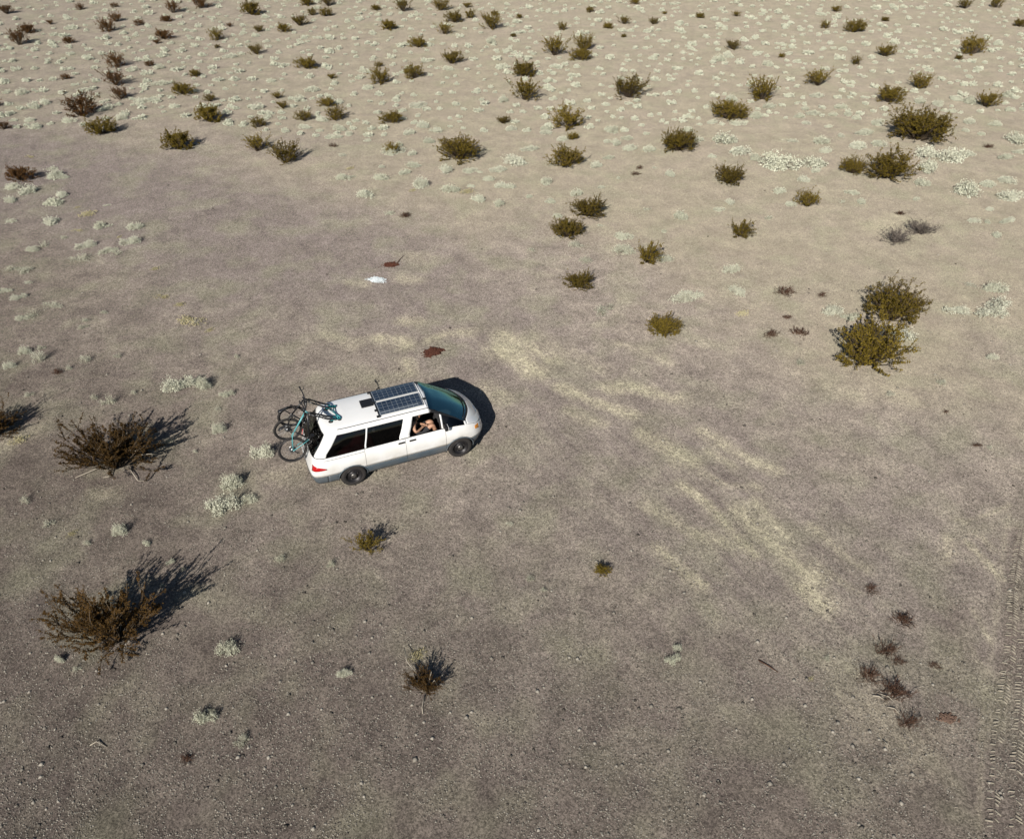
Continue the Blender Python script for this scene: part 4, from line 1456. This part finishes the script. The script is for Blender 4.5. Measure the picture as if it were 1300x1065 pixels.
# wheels
def make_wheel(x, sd):
    w = MB()
    yo = .875
    c = W(x, yo * sd, .33)
    ax = (0, -sd, 0)
    r = MB().lathe(c, ax, [(-.20, .20), (-.20, .29), (-.185, .318), (-.15, .329), (-.05, .329), (-.015, .318), (0, .29), (.002, .235), (-.015, .215)], 40).build('wheel', 'rubber', van, True)
    rim = MB().lathe(c, ax, [(-.012, .222), (.000, .214), (-.012, .198), (-.06, .19), (-.075, .14), (-.045, .10), (-.03, .085), (-.028, .06)], 36).build('rim', 'steel', r, True)
    MB().lathe(c, ax, [(-.03, .075), (-.005, .068), (.008, .05), (.012, .02), (.012, .0005)], 24).build('hub_cap', 'hub', r, True)
    nuts = MB()
    for k in range(5):
        a = k * 1.2566 + .3
        nuts.tube([(c[0] + math.cos(a) * .115, c[1] + (.055) * sd, c[2] + math.sin(a) * .115), (c[0] + math.cos(a) * .115, c[1] + .025 * sd, c[2] + math.sin(a) * .115)], .013, 6)
    nuts.build('wheel_nut', 'hub', r)
    # dark wheel housing behind the tyre
    v, f = [], []
    n_ = 20
    for k in range(n_ + 1):
        a = math.pi * (k / n_) * 1.16 - math.pi * .08
        for yy in (yo - .005, .60):
            v.append((x + math.cos(a) * (ARCH + .004), -yy * sd, .33 + math.sin(a) * (ARCH + .004)))
    for k in range(n_):
        f.append((2 * k, 2 * k + 1, 2 * k + 3, 2 * k + 2))
    v.append((x, -.60 * sd, .33))
    for k in range(n_):
        f.append((2 * k + 1, len(v) - 1, 2 * k + 3))
    MB().add(v, f).build('wheel_housing', 'black', van, True)
    pts = []
    for k in range(33):
        a = math.pi * (k / 32) * 1.12 - math.pi * .06
        z = .33 + math.sin(a) * ARCH
        y = np.interp(z, [.26, .40, .55, .8], [.80, .865, .885, .90])
        pts.append((x + math.cos(a) * ARCH, -(y + .004) * sd, z))
    MB().tube(pts, .016, 6).build('wheel_arch_lip', 'grey', van, True)
for x, _ in WHEELS:
    for sd in (1, -1):
        make_wheel(x, sd)
ub = MB()
ub.box((1.43, 0, .27), (2.05, 1.40, .10)).box((-.62, 0, .33), (.50, 1.25, .10)).box((3.36, 0, .33), (.22, 1.0, .12)).box((0, 0, .36), (.70, 1.10, .12)).box((2.86, 0, .36), (.70, 1.10, .12))
ub.build('underbody', 'black', van)
# inside
MB().box((1.0, 0, .42), (3.3, 1.18, .04)).build('cabin_floor', 'dash', van)
MB().add([W(2.45, y, z) for y, z in ((-.74, .55), (.74, .55))] + [W(2.45, -.74, .93), W(2.45, .74, .93), W(2.62, -.74, 1.0), W(2.62, .74, 1.0), W(2.98, -.68, 1.0), W(2.98, .68, 1.0), W(2.98, -.68, .6), W(2.98, .68, .6)],
         [(0, 1, 3, 2), (2, 3, 5, 4), (4, 5, 7, 6), (6, 7, 9, 8), (0, 2, 4, 6, 8), (1, 9, 7, 5, 3)]).build('dashboard', 'dash', van, bevel=.03)
MB().tube([(2.30 + .19 * math.sin(a) * .55, .38 + .19 * math.cos(a), .98 + .19 * math.sin(a) * .83) for a in np.linspace(0, 2 * math.pi, 24, endpoint=False)], .016, 8, closed=True).build('steering_wheel', 'black', van, True)
MB().tube([(2.30, .38, .98), (2.52, .38, .82)], .03, 8).build('steering_column', 'black', van, True)
for sd in (1, -1):
    s_ = MB().box(W(1.84, .40 * sd, .62), (.52, .50, .16)).build('seat', 'seat', van, bevel=.05)
    rot = Matrix.Rotation(R(-14), 3, 'Y')
    MB().box(W(1.54, .40 * sd, .95), (.13, .48, .62), rot).build('seat_back', 'seat', s_, bevel=.05)
    MB().box(W(1.46, .40 * sd, 1.34), (.09, .26, .18), rot).build('headrest', 'seat', s_, bevel=.035)
    MB().box(W(1.82, .40 * sd, .49), (.40, .40, .12)).build('seat_base', 'dash', s_, bevel=.01)
MB().box((.1, 0, .74), (1.75, 1.30, .05)).build('bed_board', 'dash', van)
MB().box((-.25, 0, .59), (.06, 1.2, .26)).box((.85, 0, .59), (.06, 1.2, .26)).build('bed_support', 'dash', van)

# on the roof: two flexible solar panels, brackets, hatch
def roof_z(x, yr):
    """height of the shell's roof"""
    q = SH.reshape(-1, 3)
    d = (q[:, 0] - x) ** 2 + (np.abs(q[:, 1]) - abs(yr)) ** 2 + (q[:, 2] < 1.6) * 9
    return float(q[np.argmin(d), 2])
for k, (y0, y1) in enumerate(((-.53, -.045), (.02, .505))):
    x0, x1 = .93, 2.06
    nx_, ny_ = 9, 4
    def top(x, y, o):
        return (x, -y, np.interp(abs(y), [0, .2, .42, .55], [1.782, 1.776, 1.762, 1.733]) - max(0, x - 2.0) * .10 + .022 + o)
    def sheet(xa, xb, ya, yb, o0, o1, mx=1, my=1):
        V, F = [], []
        for o in (o1, o0):
            for a in range(mx + 1):
                for b in range(my + 1):
                    V.append(top(xa + (xb - xa) * a / mx, ya + (yb - ya) * b / my, o))
        w = my + 1
        m_ = (mx + 1) * w
        for a in range(mx):
            for b in range(my):
                q = a * w + b
                F.append((q, q + w, q + w + 1, q + 1))
                F.append((m_ + q, m_ + q + 1, m_ + q + w + 1, m_ + q + w))
        for a in range(mx):
            for b in (0, my):
                q = a * w + b
                F.append((q, q + w, m_ + q + w, m_ + q))
        for b in range(my):
            for a in (0, mx):
                q = a * w + b
                F.append((q, q + 1, m_ + q + 1, m_ + q))
        return V, F
    pn = MB().add(*sheet(x0, x1, y0, y1, -.004, .004, 8, 6)).build('solar_panel', 'panel', van)
    cells = MB()
    dx, dy = (x1 - x0 - .03) / nx_, (y1 - y0 - .03) / ny_
    for a in range(nx_):
        for b in range(ny_):
            cells.add(*sheet(x0 + .015 + a * dx + .005, x0 + .015 + (a + 1) * dx - .005, y0 + .015 + b * dy + .005, y0 + .015 + (b + 1) * dy - .005, .0041, .0065))
    co = cells.build('cell_pattern', 'cell', pn)
    co['kind'] = 'stuff'
for x in (.90, 2.10):
    pts = [W(x, y, np.interp(abs(y), [0, .2, .42, .56], [1.782, 1.776, 1.762, 1.735]) + .012 - max(0, x - 2.0) * .12) for y in np.linspace(-.55, .55, 14)]
    MB().tube(pts, .013, 6).build('panel_rail', 'black' if x < 1 else 'white', van, True)
    for y in (-.50, -.02, .30, .52) if x < 1 else (-.45, .28):
        zz = np.interp(abs(y), [0, .2, .42, .56], [1.782, 1.776, 1.762, 1.735])
        MB().box(W(x + (-.02 if x < 1 else .035), y, zz + .016 - max(0, x - 2.0) * .15), (.09, .06, .04)).build('panel_bracket', 'black', van, bevel=.008)
hz = 1.79
MB().add([W(x, y, z) for z in (1.765, 1.80) for x, y in ((.56, -.23), (.87, -.23), (.87, .07), (.56, .07))], [(0, 1, 2, 3), (4, 7, 6, 5), (0, 4, 5, 1), (1, 5, 6, 2), (2, 6, 7, 3), (3, 7, 4, 0)]).build('roof_hatch', 'black', van, bevel=.01)
van_m = Matrix.Translation((VX, VY, 0)) @ Matrix.Rotation(VA, 4, 'Z')

# bedding seen through the rear side window
g3 = np.random.default_rng(9)
nxb, nyb = 26, 20
bxx, byy = np.meshgrid(np.linspace(-.68, .70, nxb), np.linspace(-.60, .60, nyb))
bzz = .80 + .20 * vnoise(bxx * 3, byy * 3, 1.4, 71) * smooth(0, .25, .72 - np.abs(bxx)) * smooth(0, .2, .62 - np.abs(byy))
ib = np.arange(nxb * nyb).reshape(nyb, nxb)
fb = np.stack([ib[:-1, :-1], ib[:-1, 1:], ib[1:, 1:], ib[1:, :-1]], -1).reshape(-1, 4)
bl = link('blanket', np_mesh('blanket', np.stack([bxx, byy, bzz], -1).reshape(-1, 3), fb, 'blanket', True))
so = bl.modifiers.new('thickness', 'SOLIDIFY')
so.thickness = .03
bl.matrix_world = van_m
tag(bl, 'dark red rumpled blanket inside the van, seen through the rear side window', 'blanket')
lm = empty('hanging_lamp')
lm.matrix_world = van_m @ Matrix.Translation(W(.70, .60, 1.42))
MB().lathe((0, 0, 0), (0, 0, 1), [(-.05, .0005), (-.045, .03), (-.01, .045), (.03, .035), (.05, .012), (.055, .0005)], 14).build('lamp_bulb', 'white_plastic', lm, True)
MB().tube([(0, 0, .05), (0, 0.02, .235)], .004, 5).build('cord', 'black', lm)
tag(lm, 'small white lamp hanging inside the middle side window of the van', 'lamp')

# ------------------------------------------------------------------ the person in the front seat
def skin_mesh(name, chains, mat, parent, root=0, sub=2, extra=None):
    """chains: lists of (x, yr, z, radius); chains may start at a shared point index given as an int"""
    V, E, Rr = [], [], []
    for ch in chains:
        prev = None
        for p in ch:
            if isinstance(p, int):
                prev = p
                continue
            V.append(W(*p[:3]))
            Rr.append(p[3])
            if prev is not None:
                E.append((prev, len(V) - 1))
            prev = len(V) - 1
    me = bpy.data.meshes.new(name)
    me.from_pydata(V, E, [])
    o = link(name, me, parent)
    m = o.modifiers.new('skin', 'SKIN')
    m.use_smooth_shade = True
    for i, r_ in enumerate(Rr):
        sv = me.skin_vertices[0].data[i]
        sv.radius = (r_, r_)
        sv.use_root = (i == root)
    s = o.modifiers.new('sub', 'SUBSURF')
    s.levels = s.render_levels = sub
    me.materials.append(M[mat])
    return o

per = empty('person')
per.matrix_world = van_m
tag(per, 'person in black shirt sitting in the van front seat, bare arm at the open window', 'person')
body = [
    [(1.68, .42, .80, .13), (1.70, .43, .95, .125), (1.73, .44, 1.10, .13), (1.76, .45, 1.22, .11), (1.81, .46, 1.30, .05), (1.84, .46, 1.34, .048), (1.89, .46, 1.42, .082), (1.90, .46, 1.49, .085), (1.89, .46, 1.55, .05)],
    [3, (1.73, .60, 1.26, .055), (1.71, .69, 1.21, .047), (1.73, .765, 1.155, .042), (1.80, .735, 1.15, .036), (1.92, .64, 1.14, .028), (1.955, .61, 1.14, .033), (1.99, .585, 1.14, .028)],
    [3, (1.77, .30, 1.22, .055), (1.84, .24, 1.06, .045), (1.93, .36, 1.06, .038), (2.00, .48, 1.12, .028), (2.02, .51, 1.13, .032), (2.045, .54, 1.13, .027)],
    [0, (1.80, .52, .82, .095), (2.00, .55, .95, .080), (2.20, .57, 1.09, .066), (2.25, .57, 1.07, .060), (2.29, .56, .90, .056), (2.34, .55, .68, .040), (2.36, .55, .62, .042), (2.44, .55, .585, .034)],
    [0, (1.80, .33, .82, .095), (2.00, .36, .95, .080), (2.20, .42, 1.10, .066), (2.25, .42, 1.08, .060), (2.29, .40, .91, .056), (2.34, .39, .68, .040), (2.36, .39, .62, .042), (2.44, .39, .585, .034)],
]
bo = skin_mesh('body', body, 'skin', per)
skin_mesh('shirt', [[(1.68, .42, .82, .148), (1.70, .43, .95, .142), (1.73, .44, 1.10, .148), (1.76, .45, 1.21, .125), (1.79, .458, 1.27, .075)], [3, (1.735, .58, 1.255, .070)], [3, (1.77, .30, 1.22, .068), (1.80, .26, 1.13, .062)]], 'shirt', per)
skin_mesh('shorts', [[(1.66, .42, .80, .142), (1.70, .42, .79, .13)], [0, (1.80, .52, .82, .110), (1.96, .545, .925, .097), (2.08, .555, 1.005, .090), (2.15, .562, 1.05, .082)], [0, (1.80, .33, .82, .110), (1.96, .355, .925, .097), (2.08, .385, 1.015, .090), (2.15, .405, 1.06, .082)]], 'shorts', per)
skin_mesh('hair', [[(1.875, .46, 1.49, .096), (1.865, .46, 1.545, .077), (1.87, .46, 1.58, .04)], [0, (1.83, .46, 1.42, .08), (1.79, .47, 1.34, .07), (1.75, .48, 1.24, .05)]], 'hair', per)
fh = MB()
fh.tube([W(1.972, .46, 1.490), W(2.005, .46, 1.458)], [.008, .016], 6)
fh.tube([W(1.900, .545, 1.480), W(1.900, .556, 1.450)], .014, 6).tube([W(1.900, .375, 1.480), W(1.900, .364, 1.450)], .014, 6)
fh.build('nose_and_ears', 'skin', per, True)
for sd in (-1, 1):
    MB().lathe(W(1.968, .46 + sd * .032, 1.492), (1, 0, 0), [(-.01, .012), (.006, .009), (.010, .0005)], 8).build('eye', 'hair', per, True)
MB().tube([W(1.972, .435, 1.415), W(1.980, .46, 1.412), W(1.972, .485, 1.415)], .006, 5).build('mouth', 'rust_stone', per, True)
def fingers(base, fwd, lat, up, side):
    ch = []
    for k, (o, ln) in enumerate(((-.024, .062), (-.008, .072), (.008, .068), (.022, .052))):
        b = Vector(base) + Vector(lat) * o
        f, u = Vector(fwd), Vector(up)
        ch.append([tuple(b) + (.0085,), tuple(b + f * ln * .5 + u * .004) + (.008,), tuple(b + f * ln * .8 - u * .012) + (.0075,), tuple(b + f * ln * .95 - u * .03) + (.0065,)])
    b = Vector(base) + Vector(lat) * -.026 * side - Vector(fwd) * .045
    ch.append([tuple(b) + (.0095,), tuple(b - Vector(lat) * .022 * side + Vector(fwd) * .022) + (.009,), tuple(b - Vector(lat) * .028 * side + Vector(fwd) * .048) + (.0075,)])
    for c in ch:
        skin_mesh('finger', [c], 'skin', per, 0, 1)
fingers((1.99, .585, 1.14), (.92, -.30, -.1), (.3, .95, 0), (0, 0, 1), 1)
fingers((2.045, .54, 1.13), (.75, .60, -.1), (-.6, .78, 0), (0, 0, 1), -1)

# ------------------------------------------------------------------ bicycles hung by their forks from the roof edge
def bicycle(F, Rr, frame_mat, label, lean):
    root = empty('mountain_bike')
    root.matrix_world = van_m @ Matrix.Translation(W(*F))
    F0, R0 = Vector(W(*F)), Vector(W(*Rr))
    wb = (F0 - R0).length
    e1 = (F0 - R0).normalized()
    up = Vector((-.46, lean, .888))
    e2 = (up - e1 * up.dot(e1)).normalized()
    e3 = e1.cross(e2)
    k = wb / 1.18
    def P(a, b, c=0.0):
        return (e1 * (a - 1.18) + e2 * b) * k + e3 * c
    HB, HT = P(.845, .50), P(.80, .605)
    BB, ST, SE = P(.44, -.03), P(.30, .40), P(.235, .60)
    Ra = P(0, 0)
    fr = MB()
    fr.tube([HB, HT], .024, 10).tube([P(.808, .585), ST + (BB - ST) * .12], .021, 10)
    fo = fr.build('frame', frame_mat, root, True)
    MB().tube([P(.83, .53), BB], .024, 10).build('down_tube', 'bikeblack', fo, True)
    MB().tube([BB, ST], .019, 10).build('seat_tube', 'bikeblack', fo, True)
    for c in (-1, 1):
        MB().tube([BB + e3 * .035 * c, P(.25, -.02, .055 * c), P(0, 0, .068 * c)], .011, 7).build('chain_stay', frame_mat, fo, True)
        MB().tube([ST + (BB - ST) * .1, P(.20, .28, .052 * c), P(0, 0, .068 * c)], .010, 7).build('seat_stay', frame_mat, fo, True)
    fk = MB().tube([P(.862, .46, -.07), P(.860, .465), P(.862, .46, .07)], .022, 8).build('fork', 'bikeblack', root, True)
    for c in (-1, 1):
        MB().tube([P(.862, .46, .062 * c), P(1.02, .20, .064 * c)], .019, 8).build('stanchion', 'silver' if False else 'bikeblack', fk, True)
        MB().tube([P(1.0, .235, .064 * c), P(1.06, .13, .064 * c), P(1.18, 0, .060 * c)], [.027, .026, .018], 8).build('fork_leg', 'bikeblack', fk, True)
    MB().tube([P(.985, .30, -.064), P(.965, .33, 0), P(.985, .30, .064)], .012, 7).build('fork_arch', 'bikeblack', fk, True)
    MB().tube([P(1.18, 0, -.075), P(1.18, 0, .075)], .012, 8).build('thru_axle', 'silver', fk, True)
    st = MB().tube([HT, P(.79, .635), P(.835, .665)], .019, 8).build('stem', 'bikeblack', root, True)
    hb = MB().tube([P(.80, .69, -.38), P(.825, .688, -.22), P(.838, .668, -.06), P(.838, .668, .06), P(.825, .688, .22), P(.80, .69, .38)], .0145, 8).build('handlebar', 'bikeblack', root, True)
    for c in (-1, 1):
        MB().tube([P(.80, .69, .385 * c), P(.811, .689, .26 * c)], .020, 8).build('grip', 'rubber', hb, True)
        MB().tube([P(.83, .685, .22 * c), P(.88, .67, .25 * c), P(.90, .665, .33 * c)], .008, 6).build('brake_lever', 'bikeblack', hb, True)
    MB().tube([ST, SE], .0155, 8).build('seat_post', 'bikeblack', root, True)
    # saddle: a shaped shell, wide at the back
    V, Fc = [], []
    for i, (a, w, h) in enumerate(((-.14, .055, .012), (-.11, .070, .02), (-.05, .064, .016), (.02, .034, .008), (.09, .023, .002), (.14, .014, -.008))):
        for c in (-1, -.6, 0, .6, 1):
            V.append(P(.235 + a, .625 + h - .030 * abs(c) ** 2.5, w * c))
        V.append(P(.235 + a, .600 + h, 0))
    for i in range(5):
        for j in range(6):
            Fc.append((i * 6 + j, i * 6 + (j + 1) % 6, (i + 1) * 6 + (j + 1) % 6, (i + 1) * 6 + j))
    Fc += [tuple(range(6)), tuple(range(30, 36))]
    sa = MB().add(V, Fc).build('saddle', 'bikeblack', root, True)
    MB().tube([P(.13, .60, .02), P(.235, .592, .02), P(.31, .604, .02)], .005, 5).tube([P(.13, .60, -.02), P(.235, .592, -.02), P(.31, .604, -.02)], .005, 5).build('saddle_rail', 'silver', sa, True)
    wheel_parts(root, 'rear_wheel', Ra, e3, e1, e2)
    cr = MB().lathe(BB + e3 * .045, e3, [(-.004, .06), (-.004, .085), (.004, .085), (.004, .06)], 24, True).build('chainring', 'bikeblack', root, True)
    MB().tube([BB - e3 * .07, BB + e3 * .07], .018, 8).build('bottom_bracket', 'silver', cr, True)
    for c in (-1, 1):
        a = BB + e3 * .075 * c
        b = a + (e1 * .8 + e2 * .6) * .172 * c
        ca = MB().tube([a, b], .013, 6).build('crank_arm', 'bikeblack', root, True)
        MB().box(b + e3 * .055 * c, (.09, .10, .02)).build('pedal', 'bikeblack', ca, bevel=.004)
    MB().lathe(Ra + e3 * .035, e3, [(-.016, .028), (-.016, .075), (.012, .035), (.012, .028)], 20, True).build('cassette', 'silver', root, True)
    ch = MB().tube([P(.44, .055, .045), P(.2, .065, .042), P(0, .05, .04)], .006, 5).tube([P(.44, -.115, .045), P(.15, -.12, .042), P(.03, -.10, .04)], .006, 5).build('chain', 'bikeblack', root)
    MB().tube([P(.01, -.03, .05), P(.03, -.11, .045), P(.06, -.16, .045)], .014, 6).build('derailleur', 'bikeblack', root, True)
    tag(root, label, 'bicycle')
    return root, P

def wheel_parts(root, name, c, ax, ex, ey, r=.335):
    w = MB().tube([c + (ex * math.cos(a) + ey * math.sin(a)) * r for a in np.linspace(0, 2 * math.pi, 40, endpoint=False)], .027, 8, closed=True).build(name, 'rubber', root, True)
    MB().lathe(c, ax, [(-.013, r - .022), (-.013, r - .045), (.013, r - .045), (.013, r - .022)], 40, True).build('rim', 'bikeblack', w, True)
    sp = MB()
    for k in range(24):
        a = k * 2 * math.pi / 24
        b = a + (.25 if k % 2 else -.25)
        s = .025 if k % 4 < 2 else -.025
        sp.tube([c + (ex * math.cos(b) + ey * math.sin(b)) * .022 + ax * s, c + (ex * math.cos(a) + ey * math.sin(a)) * (r - .03)], .0016, 3, False)
    sp.build('spoke', 'silver', w)
    MB().lathe(c, ax, [(-.06, .010), (-.045, .024), (-.02, .017), (.02, .017), (.045, .024), (.06, .010)], 14).build('hub', 'bikeblack', w, True)
    MB().lathe(c - ax * .035, ax, [(-.001, .06), (-.001, .088), (.001, .088), (.001, .06)], 24, True).build('brake_disc', 'silver', w, True)
    return w

bk1, P1 = bicycle((-.16, .26, 1.835), (-1.30, .36, 1.25), 'teal', 'teal mountain bike hung behind the van by its fork, nearer of the two', .10)
bk2, P2 = bicycle((-.18, -.25, 1.835), (-1.29, -.27, 1.40), 'bikeblack', 'black mountain bike hung behind the van by its fork, farther of the two', -.02)
# a loose front wheel strapped to the far bicycle
lw = empty('bicycle_wheel')
cw = W(-1.12, -.40, 1.68)
lw.matrix_world = van_m @ Matrix.Translation(cw)
wheel_parts(lw, 'tyre', Vector((0, 0, 0)), Vector((.05, 1, .12)).normalized(), Vector((1, -.05, 0)).normalized(), Vector((0, -.12, 1)).normalized())
for a, b in (((.02, .03, .31), (.12, -.10, .32)), ((.31, .02, -.05), (.26, -.10, -.02))):
    MB().tube([Vector(a) + Vector((0, .03, 0)), Vector(a) + Vector((0.02, .0, .03)), Vector(b), Vector(b) - Vector((.03, 0, .04)), Vector(a) + Vector((0, .03, -.02))], .012, 5, closed=True).build('strap', 'rubber', lw)
tag(lw, 'loose bicycle front wheel strapped beside the black bike, uppermost of three wheels', 'bicycle wheel')

# the fork mounts on the roof
rk_ = empty('bike_rack')
rk_.matrix_world = van_m @ Matrix.Translation(W(-.16, 0, 1.76))
def rl(x, yr, z):
    return Vector(W(x + .16, yr, z - 1.76))
for yr, xx in ((.26, -.16), (-.25, -.18)):
    b = MB().box(rl(xx + .02, yr, 1.800), (.26, .07, .022)).build('mount_plate', 'teal2', rk_, bevel=.006)
    MB().box(rl(xx, yr, 1.825), (.05, .105, .045)).build('fork_clamp', 'teal2', rk_, bevel=.008)
    MB().tube([rl(xx, yr + .055, 1.835), rl(xx, yr + .09, 1.835), rl(xx + .06, yr + .10, 1.845)], .010, 6).build('clamp_lever', 'bikeblack', rk_, True)
    for dx in (-.10, .12):
        MB().lathe(rl(xx + dx, yr, 1.742), (0, 0, 1), [(0, .068), (.012, .066), (.022, .045), (.05, .030), (.052, .0005)], 18).build('suction_cup', 'rubber', rk_, True)
MB().tube([rl(-.10, -.25, 1.815), rl(-.12, 0, 1.822), rl(-.08, .26, 1.815)], .014, 8).build('cross_tube', 'teal2', rk_, True)
MB().tube([rl(-.26, -.25, 1.815), rl(-.02, .26, 1.815)], .012, 8).build('brace', 'teal2', rk_, True)
for yr, zz, ax_ in ((.34, 1.28, -.955), (-.27, 1.36, -.93)):
    p0 = rl(-.80, yr, 1.28)
    MB().tube([rl(-.84, yr * .8, 1.26), rl(-.90, yr, 1.27), rl(ax_, yr, zz)], .013, 6).build('wheel_strap', 'rubber', rk_, True)
tag(rk_, 'teal and black fork-mount bike rack on the rear edge of the van roof', 'bike rack')
